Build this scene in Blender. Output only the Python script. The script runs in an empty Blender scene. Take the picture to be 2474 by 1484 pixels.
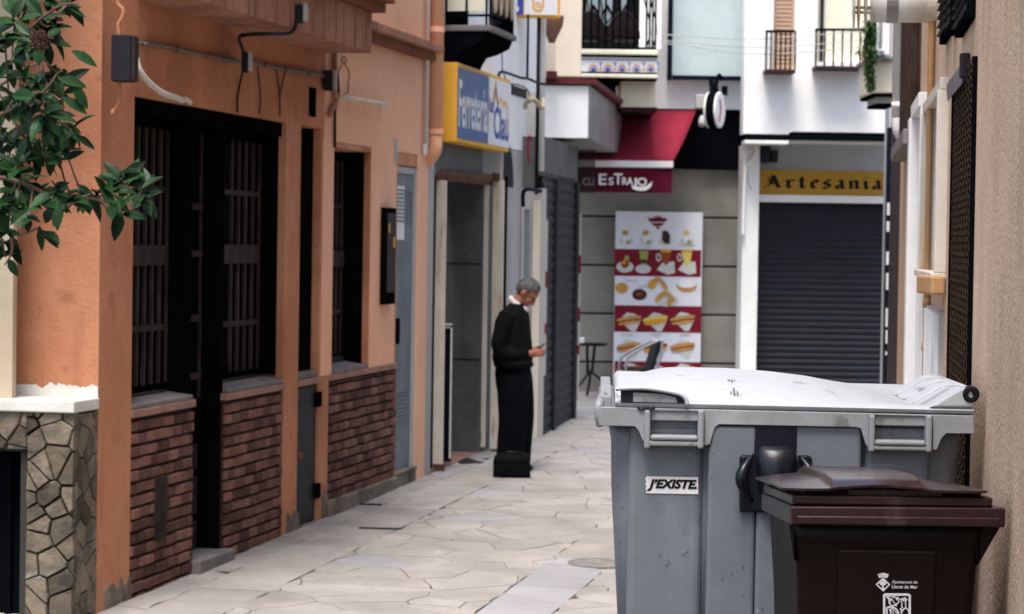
import bpy, bmesh, math, random
from math import sin, cos, tan, atan, atan2, pi, sqrt, radians, exp
from mathutils import Vector, Matrix, noise
random.seed(7)
SC = bpy.context.scene
COL = SC.collection

# ------------------------------------------------------------------ camera
FP = 6000.0                       # focal length in units of a 2474 px wide picture
PITCH = atan((742 - 590) / FP)
ROLL = 0.015
CAMP = Vector((0, 0, 1.96))
cF = Vector((0, cos(PITCH), -sin(PITCH)))
r0 = Vector((1, 0, 0)); u0 = Vector((0, sin(PITCH), cos(PITCH)))
cR = r0 * cos(ROLL) + u0 * sin(ROLL)
cU = u0 * cos(ROLL) - r0 * sin(ROLL)
cam = bpy.data.cameras.new("Camera")
camo = bpy.data.objects.new("Camera", cam); COL.objects.link(camo)
camo.matrix_world = Matrix(((cR.x, cU.x, -cF.x, CAMP.x), (cR.y, cU.y, -cF.y, CAMP.y), (cR.z, cU.z, -cF.z, CAMP.z), (0, 0, 0, 1)))
cam.sensor_width = 36; cam.lens = 36 * FP / 2474
cam.clip_start = 0.1; cam.clip_end = 500
cam.dof.use_dof = True; cam.dof.focus_distance = 7.0; cam.dof.aperture_fstop = 9.0
SC.camera = camo

# ------------------------------------------------------------------ light
SUN_EL, SUN_AZ = 66.0, 196.0      # high soft light from behind the camera
w = bpy.data.worlds.new("World"); SC.world = w; w.use_nodes = True
nt = w.node_tree; nt.nodes.clear()
sky = nt.nodes.new('ShaderNodeTexSky'); sky.sky_type = 'NISHITA'; sky.sun_disc = False
sky.sun_elevation = radians(SUN_EL); sky.sun_rotation = radians(SUN_AZ)
sky.air_density = 1.0; sky.dust_density = 4.0; sky.ozone_density = 1.0
bg = nt.nodes.new('ShaderNodeBackground'); bg.inputs["Strength"].default_value = 0.115
wo = nt.nodes.new('ShaderNodeOutputWorld')
nt.links.new(sky.outputs[0], bg.inputs[0]); nt.links.new(bg.outputs[0], wo.inputs[0])
sl = bpy.data.lights.new("Sun", 'SUN'); sl.energy = 1.5; sl.angle = radians(20); sl.color = (1, 0.96, 0.91)
so = bpy.data.objects.new("Sun", sl); COL.objects.link(so)
az = radians(SUN_AZ); el = radians(SUN_EL)
sd = Vector((sin(az) * cos(el), cos(az) * cos(el), sin(el)))
so.rotation_euler = sd.to_track_quat('Z', 'Y').to_euler()
so.location = (0, 0, 20)
SC.view_settings.view_transform = 'Standard'; SC.view_settings.look = 'None'
SC.view_settings.gamma = 1; SC.view_settings.exposure = 1.45

# ------------------------------------------------------------------ pixel <-> place helpers
def ray(x, y): return FP * cF + (x - 1237) * cR + (742 - y) * cU
def at(x, y, Y):                  # point seen at (x, y) at depth Y
    d = ray(x, y); return CAMP + d * (Y / d.y)
def gz(Y):                        # the street rises gently away and towards the camera
    a = 0.0095 * (Y - 13.4)
    if Y >= 12.8: return a
    t = min(1, max(0, (12.8 - Y) / 4.8)); t = t * t * (3 - 2 * t)
    return a * (1 - t) + 0.31 * t
def ground(x, y):
    d = ray(x, y); t = (-.0095 * 13.4 - CAMP.z) / (d.z - .0095 * d.y); return CAMP + d * t

class Frame:
    def __init__(s, o, ang, side=1):
        s.o = Vector((o[0], o[1], 0)); s.S = Vector((sin(ang), cos(ang), 0)); s.N = Vector((cos(ang), -sin(ang), 0)) * side
    def P(s, a, n, z): return s.o + s.S * a + s.N * n + Vector((0, 0, z))
    def hit(s, x, y, n=0):
        d = ray(x, y); t = ((s.o + s.N * n - CAMP).dot(s.N)) / d.dot(s.N)
        p = CAMP + d * t; return (p - s.o).dot(s.S), p.z
    def inv(s, p): q = p - s.o; return q.dot(s.S), q.dot(s.N), p.z
AL = atan(1213 / FP)
L = Frame(((311 - 1237) / FP * 13.38, 13.38), AL)                    # left frontage
BE = atan(763 / FP)
Rw = Frame(((2000 + 2820 / 7.3 - 1237) / FP * 7.3, 7.3), BE, -1)     # right frontage
class Front(Frame):                                                # a plane facing the camera
    def __init__(s, Y): s.o = Vector((0, Y, 0)); s.S = Vector((1, 0, 0)); s.N = Vector((0, -1, 0))

# ------------------------------------------------------------------ mesh builder
ORI = {}
class MB:
    def __init__(s): s.v = []; s.f = []; s.m = []; s.t = []; s.tone = 0.5
    def face(s, pts, m=0):
        i = len(s.v); s.v += [Vector(p) for p in pts]; s.f.append(tuple(range(i, i + len(pts)))); s.m.append(m); s.t.append(s.tone)
    def mesh(s, vs, fs, m=0):
        i = len(s.v); s.v += [Vector(p) for p in vs]
        for f in fs: s.f.append(tuple(i + k for k in f)); s.m.append(m); s.t.append(s.tone)
    def hexa(s, p, m=0):   # p: 4 bottom then 4 top
        s.mesh(p, [(0, 3, 2, 1), (4, 5, 6, 7), (0, 1, 5, 4), (1, 2, 6, 5), (2, 3, 7, 6), (3, 0, 4, 7)], m)
    def box(s, F, a0, a1, n0, n1, z0, z1, m=0):
        s.hexa([F.P(a0, n0, z0), F.P(a1, n0, z0), F.P(a1, n1, z0), F.P(a0, n1, z0),
                F.P(a0, n0, z1), F.P(a1, n0, z1), F.P(a1, n1, z1), F.P(a0, n1, z1)], m)
    def prism(s, bot, top, m=0):
        n = len(bot); s.mesh(list(bot) + list(top), [tuple(range(n))[::-1], tuple(range(n, 2 * n))] + [(i, (i + 1) % n, n + (i + 1) % n, n + i) for i in range(n)], m)
    def plate(s, F, pts, n0, n1, m=0): s.prism([F.P(a, n0, z) for a, z in pts], [F.P(a, n1, z) for a, z in pts], m)
    def fb(s, x0, x1, y0, y1, Y, d, m=0):   # a block whose front stands at depth Y
        a = at(x0, y1, Y); b = at(x1, y1, Y); c = at(x1, y0, Y); e = at(x0, y0, Y)
        x0_, x1_ = min(a.x, e.x) / 2 + max(a.x, e.x) / 2, (b.x + c.x) / 2
        z0_, z1_ = (a.z + b.z) / 2, (c.z + e.z) / 2
        s.hexa([(x0_, Y, z0_), (x1_, Y, z0_), (x1_, Y + d, z0_), (x0_, Y + d, z0_), (x0_, Y, z1_), (x1_, Y, z1_), (x1_, Y + d, z1_), (x0_, Y + d, z1_)], m)
    def tube(s, pts, r, seg=8, m=0, caps=True):
        pts = [Vector(p) for p in pts]; n = len(pts)
        rs = r if isinstance(r, (list, tuple)) else [r] * n
        base = len(s.v); prev = None
        for i, p in enumerate(pts):
            d = (pts[min(i + 1, n - 1)] - pts[max(i - 1, 0)]).normalized()
            if prev is None:
                u = d.orthogonal().normalized()
            else:
                u = (prev - d * prev.dot(d)); u = u.normalized() if u.length > 1e-6 else d.orthogonal().normalized()
            prev = u; v = d.cross(u)
            for k in range(seg):
                t = 2 * pi * k / seg; s.v.append(p + (u * cos(t) + v * sin(t)) * rs[i])
        for i in range(n - 1):
            for k in range(seg):
                k2 = (k + 1) % seg
                s.f.append((base + i * seg + k, base + i * seg + k2, base + (i + 1) * seg + k2, base + (i + 1) * seg + k)); s.m.append(m); s.t.append(s.tone)
        if caps:
            s.f.append(tuple(base + k for k in range(seg))[::-1]); s.m.append(m); s.t.append(s.tone)
            s.f.append(tuple(base + (n - 1) * seg + k for k in range(seg))); s.m.append(m); s.t.append(s.tone)
    def lathe(s, c, axis, prof, seg=20, m=0):  # prof (r, h)
        ax = Vector(axis).normalized(); c = Vector(c); u = ax.orthogonal().normalized(); v = ax.cross(u); base = len(s.v); n = len(prof)
        for r, h in prof:
            for k in range(seg):
                t = 2 * pi * k / seg; s.v.append(c + ax * h + (u * cos(t) + v * sin(t)) * max(r, 1e-4))
        for i in range(n - 1):
            for k in range(seg):
                k2 = (k + 1) % seg; s.f.append((base + i * seg + k, base + i * seg + k2, base + (i + 1) * seg + k2, base + (i + 1) * seg + k)); s.m.append(m); s.t.append(s.tone)
        s.f.append(tuple(base + k for k in range(seg))[::-1]); s.m.append(m); s.t.append(s.tone)
        s.f.append(tuple(base + (n - 1) * seg + k for k in range(seg))); s.m.append(m); s.t.append(s.tone)
    def disc(s, F, a, z, ra, rz, n, m=0, seg=20, rot=0, a0=0, a1=2 * pi):
        pts = []
        for k in range(seg + (0 if a1 - a0 > 6.28 else 1)):
            t = a0 + (a1 - a0) * k / seg; x, y = cos(t) * ra, sin(t) * rz
            pts.append((a + x * cos(rot) - y * sin(rot), z + x * sin(rot) + y * cos(rot)))
        s.plate(F, pts, n - .002, n, m)
    def walls(s, F, a0, a1, z0, z1, n0, n1, holes, m=0):
        A = sorted({a0, a1, *[h[0] for h in holes], *[h[1] for h in holes]}); Z = sorted({z0, z1, *[h[2] for h in holes], *[h[3] for h in holes]})
        A = [a for a in A if a0 <= a <= a1]; Z = [z for z in Z if z0 <= z <= z1]
        def inh(a, z): return any(h[0] < a < h[1] and h[2] < z < h[3] for h in holes)
        for i in range(len(A) - 1):
            for j in range(len(Z) - 1):
                if inh((A[i] + A[i + 1]) / 2, (Z[j] + Z[j + 1]) / 2): continue
                for n in (n0, n1):
                    q = [F.P(A[i], n, Z[j]), F.P(A[i + 1], n, Z[j]), F.P(A[i + 1], n, Z[j + 1]), F.P(A[i], n, Z[j + 1])]
                    s.face(q if n == n1 else q[::-1], m)
        for a in (a0, a1): s.face([F.P(a, n0, z0), F.P(a, n1, z0), F.P(a, n1, z1), F.P(a, n0, z1)], m)
        s.face([F.P(a0, n0, z1), F.P(a1, n0, z1), F.P(a1, n1, z1), F.P(a0, n1, z1)], m)
        for h in holes:
            b0, b1, y0, y1 = max(h[0], a0), min(h[1], a1), max(h[2], z0), min(h[3], z1)
            s.face([F.P(b0, n0, y0), F.P(b0, n1, y0), F.P(b0, n1, y1), F.P(b0, n0, y1)], m)
            s.face([F.P(b1, n0, y0), F.P(b1, n1, y0), F.P(b1, n1, y1), F.P(b1, n0, y1)], m)
            s.face([F.P(b0, n0, y1), F.P(b1, n0, y1), F.P(b1, n1, y1), F.P(b0, n1, y1)], m)
            if h[2] > z0: s.face([F.P(b0, n0, y0), F.P(b1, n0, y0), F.P(b1, n1, y0), F.P(b0, n1, y0)], m)
    def build(s, name, mats, parent=None, label=None, cat=None, group=None, kind=None, bev=0, smooth=False, weld=False, sub=0, solid=0, seg=2):
        if not isinstance(mats, (list, tuple)): mats = [mats]
        if parent is not None: o0 = ORI[parent.name]
        else:
            xs = [v.x for v in s.v]; ys = [v.y for v in s.v]; zs = [v.z for v in s.v]
            o0 = Vector(((min(xs) + max(xs)) / 2, (min(ys) + max(ys)) / 2, min(zs)))
        me = bpy.data.meshes.new(name)
        me.from_pydata([v - o0 for v in s.v], [], s.f)
        for mt in mats: me.materials.append(mt)
        me.polygons.foreach_set('material_index', s.m)
        at_ = me.attributes.new('tone', 'FLOAT', 'FACE'); at_.data.foreach_set('value', s.t)
        me.update()
        bm = bmesh.new(); bm.from_mesh(me)
        if weld: bmesh.ops.remove_doubles(bm, verts=bm.verts, dist=1e-4)
        bmesh.ops.recalc_face_normals(bm, faces=bm.faces)
        bm.to_mesh(me); bm.free()
        if smooth: me.polygons.foreach_set('use_smooth', [True] * len(me.polygons))
        o = bpy.data.objects.new(name, me); COL.objects.link(o)
        if parent is not None: o.parent = parent
        else: o.location = o0
        ORI[o.name] = o0
        if solid:
            q = o.modifiers.new('Solidify', 'SOLIDIFY'); q.thickness = solid; q.offset = 0
        if bev:
            q = o.modifiers.new('Bevel', 'BEVEL'); q.width = bev; q.segments = seg; q.limit_method = 'ANGLE'; q.angle_limit = radians(35)
        if sub:
            q = o.modifiers.new('Subdivision', 'SUBSURF'); q.levels = sub; q.render_levels = sub
        tag(o, label, cat, group, kind)
        return o
def each(mb, name, mats, parent=None, labels=None, **kw):
    '''one object for every separate piece collected in mb'''
    n = len(mb.v); par = list(range(n))
    def fd(i):
        while par[i] != i: par[i] = par[par[i]]; i = par[i]
        return i
    for f in mb.f:
        for k in f[1:]: par[fd(k)] = fd(f[0])
    isl = {}
    for j, f in enumerate(mb.f): isl.setdefault(fd(f[0]), []).append(j)
    out = []
    for q, (k, js) in enumerate(isl.items()):
        m = MB(); mp = {}
        for j in js:
            for i in mb.f[j]:
                if i not in mp: mp[i] = len(m.v); m.v.append(mb.v[i])
            m.f.append(tuple(mp[i] for i in mb.f[j])); m.m.append(mb.m[j]); m.t.append(mb.t[j])
        if labels: kw['label'] = labels[q % len(labels)]
        out.append(m.build(name, mats, parent, **kw))
    return out
def tag(o, label=None, cat=None, group=None, kind=None):
    if label: o['label'] = label
    if cat: o['category'] = cat
    if group: o['group'] = group
    if kind: o['kind'] = kind
def thing(name, loc, label, cat, group=None):
    o = bpy.data.objects.new(name, None); COL.objects.link(o); o.location = loc; o.empty_display_size = .2
    ORI[o.name] = Vector(loc); tag(o, label, cat, group); return o

# ------------------------------------------------------------------ materials
MATS = {}
def srgb(r, g, b):
    return tuple(((c / 255) / 12.92 if c / 255 <= .04045 else ((c / 255 + .055) / 1.055) ** 2.4) for c in (r, g, b))
def mat(name, col, rough=.8, col2=None, sc=2.0, amt=.6, bump=0.0, bsc=60, metal=0.0, spec=.12, tone=0.0, layers=(), trans=0, coat=0, emis=None, alpha=None, wave=None, det=4):
    """col/col2 mixed by a noise; layers: (colour, (sx,sy,sz) noise scale, lo, hi, strength) stains with a shape of their own"""
    m = bpy.data.materials.new(name); m.use_nodes = True; nt = m.node_tree; N = nt.nodes; K = nt.links
    b = N['Principled BSDF']; b.inputs['Roughness'].default_value = rough; b.inputs['Metallic'].default_value = metal
    b.inputs['Specular IOR Level'].default_value = spec
    if coat: b.inputs['Coat Weight'].default_value = coat; b.inputs['Coat Roughness'].default_value = .15
    geo = N.new('ShaderNodeNewGeometry')
    def rgb(c):
        q = N.new('ShaderNodeRGB'); q.outputs[0].default_value = (*c[:3], 1); return q.outputs[0]
    def nz(scale, detail=4, vec=None):
        mp = N.new('ShaderNodeVectorMath'); mp.operation = 'MULTIPLY'; mp.inputs[1].default_value = vec or (1, 1, 1); K.new(geo.outputs['Position'], mp.inputs[0])
        q = N.new('ShaderNodeTexNoise'); q.inputs['Scale'].default_value = scale; q.inputs['Detail'].default_value = detail; q.inputs['Roughness'].default_value = .6
        K.new(mp.outputs[0], q.inputs['Vector']); return q.outputs['Fac']
    def mix(fac, a, c):
        q = N.new('ShaderNodeMix'); q.data_type = 'RGBA'; q.clamp_factor = True
        if isinstance(fac, float): q.inputs[0].default_value = fac
        else: K.new(fac, q.inputs[0])
        K.new(a, q.inputs[6]); K.new(c, q.inputs[7]); return q.outputs[2]
    def mr(v, lo, hi, a=0., c=1.):
        q = N.new('ShaderNodeMapRange'); q.interpolation_type = 'SMOOTHSTEP'; K.new(v, q.inputs[0]); q.inputs[1].default_value = lo; q.inputs[2].default_value = hi; q.inputs[3].default_value = a; q.inputs[4].default_value = c; return q.outputs[0]
    cur = rgb(col)
    if col2 is None: col2 = tuple(c * .82 for c in col)
    cur = mix(mr(nz(sc, det), .35, .7, 0., amt), cur, rgb(col2))
    cur = mix(mr(nz(sc * 9, 3), .4, .75, 0., amt * .35), cur, rgb(tuple(c * .7 for c in col)))
    if tone:
        a = N.new('ShaderNodeAttribute'); a.attribute_name = 'tone'
        q = N.new('ShaderNodeMapRange'); K.new(a.outputs['Fac'], q.inputs[0]); q.inputs[3].default_value = 1 - tone; q.inputs[4].default_value = 1 + tone
        h = N.new('ShaderNodeHueSaturation'); K.new(q.outputs[0], h.inputs['Value']); K.new(cur, h.inputs['Color']); cur = h.outputs[0]
    for (c, v, lo, hi, st) in layers: cur = mix(mr(nz(1.0, 5, v), lo, hi, 0., st), cur, rgb(c))
    K.new(cur, b.inputs['Base Color'])
    rr = N.new('ShaderNodeMapRange'); K.new(nz(sc * 3, 4), rr.inputs[0]); rr.inputs[3].default_value = max(0, rough - .08); rr.inputs[4].default_value = min(1, rough + .1); K.new(rr.outputs[0], b.inputs['Roughness'])
    if bump:
        q = N.new('ShaderNodeBump'); q.inputs['Strength'].default_value = min(1, bump); q.inputs['Distance'].default_value = .006 if bump <= 1 else .006 * bump; K.new(nz(bsc, 4), q.inputs['Height']); K.new(q.outputs[0], b.inputs['Normal'])
    if trans: b.inputs['Transmission Weight'].default_value = trans
    if alpha is not None: b.inputs['Alpha'].default_value = alpha
    if emis: b.inputs['Emission Color'].default_value = (*emis[0], 1); b.inputs['Emission Strength'].default_value = emis[1]
    MATS[name] = m; return m

ORG = (.46, .20, .105)
M_orange = mat('orange_stucco', (.53, .235, .128), .92, (.37, .15, .078), 1.6, .8, 1.0, 55, layers=[((.64, .33, .20), (1.6, 1.6, .9), .48, .72, .7), ((.16, .065, .04), (20, 20, .5), .60, .76, .45), ((.30, .12, .07), (16, 16, 12), .60, .72, .5), ((.26, .10, .06), (6, 6, .6), .57, .76, .5), ((.22, .09, .055), (2.4, 2.4, 3.5), .62, .76, .45), ((.62, .42, .32), (45, 45, 45), .62, .74, .4)])
M_orange2 = mat('orange_stucco_pale', (.86, .50, .325), .92, (.78, .40, .24), 1.2, .6, .6, 50, layers=[((.64, .42, .30), (1.5, 1.5, .6), .5, .75, .6), ((.4, .18, .1), (20, 20, 9), .68, .78, .3)])
M_fascia = mat('weathered_orange_fascia', (.44, .23, .155), .9, (.26, .11, .07), 3, .7, .6, 60, layers=[((.07, .03, .022), (22, 22, 1.4), .48, .72, .75)])
M_dorange = mat('dark_orange_trim', (.24, .085, .045), .85, (.12, .05, .03), 3, .5, .3)
M_brick = mat('rough_brown_brick', (.17, .085, .066), .9, (.095, .046, .038), 9, .8, 1.2, 60, tone=.5, layers=[((.32, .19, .14), (9, 9, 9), .6, .75, .5), ((.045, .045, .03), (3, 3, 2), .66, .8, .25)])
M_mortar = mat('dark_mortar', (.035, .022, .018), .95, bump=.4)
M_blackwood = mat('black_stained_wood', (.003, .0028, .0035), .7, (.006, .0045, .0045), 4, .6, .15, 40, spec=.0)
M_greywood = mat('weathered_grey_slats', (.045, .032, .029), .85, (.018, .0135, .014), 5, .8, .3, 50, layers=[((.12, .11, .12), (30, 30, 3), .55, .75, .6)])
M_sill = mat('grey_concrete_sill', (.20, .185, .18), .85, (.12, .11, .11), 4, .6, .3)
M_coping = mat('pinkish_ledge', (.34, .20, .155), .85, (.2, .11, .09), 5, .6, .3)
M_darkglass = mat('dark_glass', (.003, .004, .006), .15, spec=.25)
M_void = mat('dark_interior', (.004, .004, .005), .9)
M_plinth = mat('worn_stone_plinth', (.24, .20, .16), .92, (.11, .1, .075), 4, .8, .7, 40, layers=[((.03, .04, .02), (5, 5, 4), .5, .7, .7)])
M_dgrey = mat('dark_grey_metal', (.022, .021, .026), .6, (.014, .0135, .016), 3, .6, .1, 40)
M_bluegrey = mat('worn_blue_grey_metal', (.17, .21, .235), .5, (.10, .135, .155), 2.5, .8, .15, 30, layers=[((.33, .34, .35), (5, 5, 1.4), .56, .72, .55), ((.06, .075, .09), (16, 16, 1.5), .6, .8, .5)])
M_white = mat('white_paint', (.74, .74, .73), .6, (.62, .61, .59), 2, .5, .1)
M_whitewall = mat('white_render', (.88, .88, .87), .85, (.84, .83, .81), .7, .5, .2, 40, layers=[((.6, .58, .54), (1.5, 1.5, .5), .66, .85, .25)])
M_cream = mat('cream_render', (.74, .67, .54), .88, (.66, .58, .46), .9, .6, .3, 40, layers=[((.45, .38, .3), (3, 3, .6), .6, .8, .35)])
M_creamold = mat('old_cream_render', (.50, .42, .30), .88, (.34, .27, .2), 1.2, .6, .3, 40, layers=[((.14, .12, .1), (8, 8, .6), .6, .8, .4)])
M_rusty = mat('rust_stained_white_metal', (.62, .58, .50), .6, (.5, .44, .35), 3, .6, .15, 30, layers=[((.42, .20, .05), (9, 9, .9), .52, .66, .75), ((.10, .05, .03), (11, 11, 1.6), .62, .72, .8)])
M_rust = mat('dark_rust', (.09, .045, .03), .8, (.2, .11, .07), 12, .6, .5)
M_granite = mat('grey_granite', (.12, .12, .118), .7, (.075, .078, .08), 3, .7, .15, 30, layers=[((.20, .19, .18), (30, 30, 30), .55, .7, .5)])
M_lgrey = mat('light_grey_stone', (.42, .41, .40), .8, (.36, .35, .35), 2, .5, .2, 30)
M_black = mat('black_metal', (.0035, .004, .006), .7, bump=.1, spec=.0)
M_grime = mat('grey_grime', (.22, .21, .20), .8)
M_manhole = mat('weathered_iron', (.16, .155, .15), .8, (.27, .25, .23), 14, .9, .5, 60)
M_cable = mat('black_cable', (.012, .010, .010), .6)
M_wcable = mat('white_cable', (.62, .58, .52), .6)
M_gcable = mat('grey_conduit', (.16, .12, .10), .6)
M_yellow = mat('yellow_sign_box', (.80, .42, .055), .5, (.72, .36, .04), 1.5, .5)
M_blue = mat('blue_sign_face', (.045, .10, .27), .4, (.07, .15, .36), 1.1, .7)
M_bright = mat('white_sign_face', (.80, .80, .80), .45)
M_signblue = mat('blue_lettering', (.05, .08, .36), .5)
M_signorg = mat('orange_lettering', (.80, .40, .05), .5)
M_tan = mat('tan_roughcast', (.58, .41, .285), .95, (.44, .31, .215), 2.2, .8, 1.6, 55, layers=[((.74, .56, .39), (38, 38, 38), .56, .72, .55), ((.28, .21, .17), (60, 60, 60), .6, .7, .55), ((.16, .15, .14), (7, 7, .8), .56, .76, .65), ((.72, .58, .43), (90, 90, 60), .56, .66, .5)], det=5)
M_ochrepipe = mat('ochre_painted_pipe', (.46, .27, .13), .6, (.36, .2, .09), 4, .5)
M_brownwood = mat('brown_shutter_wood', (.03, .016, .012), .65, (.07, .04, .028), 8, .6, .3)
M_maroon = mat('maroon_paint', (.03, .011, .014), .65, spec=.2)
M_navy = mat('navy_paint', (.004, .007, .02), .55, spec=.05)
M_mesh = mat('bronze_mesh', (.020, .010, .005), .6, (.055, .030, .010), 30, .6, spec=.1)
M_awning = mat('red_awning_canvas', (.25, .02, .042), .85, (.19, .014, .03), 1.5, .6, .4, 120)
M_valance = mat('burgundy_valance', (.085, .004, .018), .85, (.06, .003, .013), 2, .6, .3, 90)
M_stone = mat('beige_cut_stone', (.25, .24, .21), .85, (.18, .172, .15), 2.2, .7, .3, 40, tone=.12, layers=[((.1, .1, .09), (3, 3, 3), .62, .8, .4)])
M_metalbox = mat('brushed_canopy_metal', (.30, .30, .30), .42, (.17, .16, .165), 3, .7, metal=.3, layers=[((.12, .11, .12), (3, 3, .5), .5, .75, .6)])
M_shutter = mat('dark_roller_shutter', (.014, .0145, .02), .6, (.010, .010, .014), 3, .6, spec=.2, layers=[((.012, .02, .04), (2, 2, 6), .5, .7, .6), ((.04, .045, .055), (4, 4, 1), .66, .8, .4)])
M_shutter2 = mat('charcoal_roller_shutter', (.016, .017, .024), .6, (.010, .011, .017), 2, .6, spec=.2)
M_ochre = mat('ochre_sign_board', (.40, .215, .03), .6, (.34, .18, .024), 2, .6)
M_letterblk = mat('black_lettering', (.008, .007, .006), .7)
M_sky = mat('pale_blue_panel', (.50, .60, .60), .35)
M_tile = mat('white_glazed_tile', (.70, .72, .76), .3)
M_tileblue = mat('blue_glaze', (.22, .28, .55), .3)
M_tileorg = mat('orange_glaze', (.75, .42, .15), .3)
M_pale = mat('pale_yellow_plaster', (.78, .77, .62), .7)
M_peach = mat('peach_louvre', (.52, .36, .26), .7, (.44, .3, .22), 6, .5)
M_wglass = mat('pale_window_glass', (.24, .29, .31), .2)
M_wicker = mat('dark_wicker', (.014, .009, .010), .6)
M_leaf = mat('glossy_leaf', (.006, .026, .008), .40, (.013, .042, .008), 12, .8, .15, 60, spec=.13, tone=.6, layers=[((.10, .09, .02), (14, 14, 14), .68, .74, .5)])
M_leafy = mat('light_leaf', (.018, .065, .014), .5, (.035, .09, .016), 9, .7, tone=.3)
M_twig = mat('twig_bark', (.13, .085, .06), .8)
M_seed = mat('brown_seed_head', (.08, .035, .03), .85)
M_rubble = mat('rubble_stone', (.145, .118, .085), .9, (.065, .06, .052), 9, .9, 1.5, 30, tone=.55, layers=[((.30, .30, .26), (5, 5, 5), .55, .7, .6), ((.30, .17, .05), (6, 6, 6), .62, .75, .6), ((.05, .045, .035), (20, 20, 20), .6, .72, .5)])
M_rubmortar = mat('rubble_mortar', (.045, .042, .036), .95, bump=.6)
M_cap = mat('chipped_white_cap', (.66, .66, .62), .8, (.55, .53, .47), 5, .6, .5, 40, layers=[((.25, .22, .18), (14, 14, 14), .66, .75, .5)])
M_slab = mat('pale_paving_stone', (.325, .31, .29), .85, (.235, .225, .212), 1.8, .8, .5, 40, tone=.10, layers=[((.38, .34, .315), (1.6, 1.6, 1.6), .52, .7, .6), ((.23, .225, .22), (7, 2.5, 7), .56, .72, .55), ((.42, .395, .345), (3, 1.2, 3), .6, .75, .5), ((.14, .13, .115), (25, 12, 25), .62, .74, .5), ((.21, .20, .18), (1.3, .8, 1), .52, .76, .6), ((.10, .095, .085), (70, 40, 70), .66, .72, .5)])
M_slabb = mat('bluish_paving_stone', (.31, .31, .33), .85, (.26, .255, .27), 1.8, .8, .4, 40, tone=.08, layers=[((.3, .3, .31), (12, 4, 12), .6, .8, .4)])
M_joint = mat('paving_joint', (.22, .20, .175), .95, (.15, .135, .115), 8, .8, bump=.5, layers=[((.03, .026, .02), (2.4, 2.4, 2.4), .42, .54, .95)])
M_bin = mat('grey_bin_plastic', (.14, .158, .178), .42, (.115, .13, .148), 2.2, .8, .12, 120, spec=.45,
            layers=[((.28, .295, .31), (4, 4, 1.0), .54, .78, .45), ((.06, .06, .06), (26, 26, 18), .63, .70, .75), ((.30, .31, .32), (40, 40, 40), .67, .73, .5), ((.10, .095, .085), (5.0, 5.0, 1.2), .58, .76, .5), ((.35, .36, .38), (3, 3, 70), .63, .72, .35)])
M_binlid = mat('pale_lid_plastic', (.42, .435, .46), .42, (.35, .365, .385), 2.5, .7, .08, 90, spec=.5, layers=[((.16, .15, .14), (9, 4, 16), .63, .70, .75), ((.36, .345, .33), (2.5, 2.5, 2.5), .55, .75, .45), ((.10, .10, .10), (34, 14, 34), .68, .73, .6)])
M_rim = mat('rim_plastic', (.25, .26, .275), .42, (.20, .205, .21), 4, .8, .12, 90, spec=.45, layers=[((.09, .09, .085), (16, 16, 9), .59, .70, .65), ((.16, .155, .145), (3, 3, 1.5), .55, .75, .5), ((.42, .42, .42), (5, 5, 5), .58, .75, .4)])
M_binnavy = mat('dark_navy_plastic', (.003, .0045, .009), .32, (.005, .007, .012), 5, .6, .08, spec=.3)
M_rubber = mat('black_rubber', (.007, .008, .010), .5)
M_brown = mat('brown_bin_plastic', (.021, .0075, .008), .24, (.014, .005, .0055), 3, .8, .1, 90, spec=.38, layers=[((.10, .075, .07), (6, 6, 2), .58, .78, .4)])
M_brownbody = mat('dark_brown_bin_body', (.0042, .0014, .0013), .5, (.007, .003, .002), 2, .8, .1, 90, spec=.15)
M_sticker = mat('white_sticker', (.72, .70, .70), .55)
M_printw = mat('white_bin_print', (.60, .60, .62), .6)
M_skin = mat('skin', (.34, .155, .10), .55, (.27, .11, .075), 14, .6, .2, 60)
M_hair = mat('grey_hair', (.055, .055, .062), .8, (.17, .17, .18), 26, .7, .8, 120)
M_sweater = mat('black_sweater', (.0045, .005, .005), .95, (.009, .010, .0095), 6, .6, .8, 60, spec=.05)
M_trouser = mat('black_trousers', (.0022, .0024, .004), .9, (.004, .0045, .008), 6, .6, .6, 40, spec=.05)
M_shirt = mat('white_shirt', (.68, .62, .64), .8)
M_shoe = mat('black_leather', (.006, .006, .007), .3)
M_bagm = mat('black_nylon_bag', (.0022, .0025, .0035), .75, spec=.08, bump=.3)
M_phone = mat('dark_phone', (.02, .02, .025), .25)
M_alu = mat('brushed_aluminium', (.35, .36, .38), .35, metal=.8)
M_tabledark = mat('dark_table', (.005, .006, .008), .5, spec=.2)
M_tint = mat('tinted_screen', (.02, .017, .02), .3, alpha=.48, spec=.2)
M_pred = mat('poster_red', (.17, .008, .022), .45)
M_pwhite = mat('poster_white', (.66, .68, .74), .45, (.6, .62, .68), 1, .5)
M_bread = mat('poster_bread', (.42, .22, .06), .5, (.52, .32, .1), 14, .8)
M_choc = mat('poster_chocolate', (.05, .025, .02), .5)
M_amber = mat('poster_amber', (.60, .30, .03), .5)
M_tea = mat('poster_tea', (.24, .06, .02), .5)
M_egg = mat('poster_egg', (.60, .50, .13), .5)
M_plate = mat('poster_plate', (.52, .54, .52), .5)
M_lime = mat('poster_lime', (.30, .32, .08), .5)
M_terra = mat('terracotta', (.22, .12, .08), .85)
M_roof = mat('maroon_roof_trim', (.12, .03, .03), .8)
M_shade = mat('grey_render', (.50, .51, .52), .88, (.42, .42, .43), 1.2, .6, .2)
M_flue = mat('enamelled_flue', (.64, .63, .60), .45, (.56, .54, .49), 3, .6)
M_tape = mat('silver_tape', (.30, .29, .29), .35, metal=.6)

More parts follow.
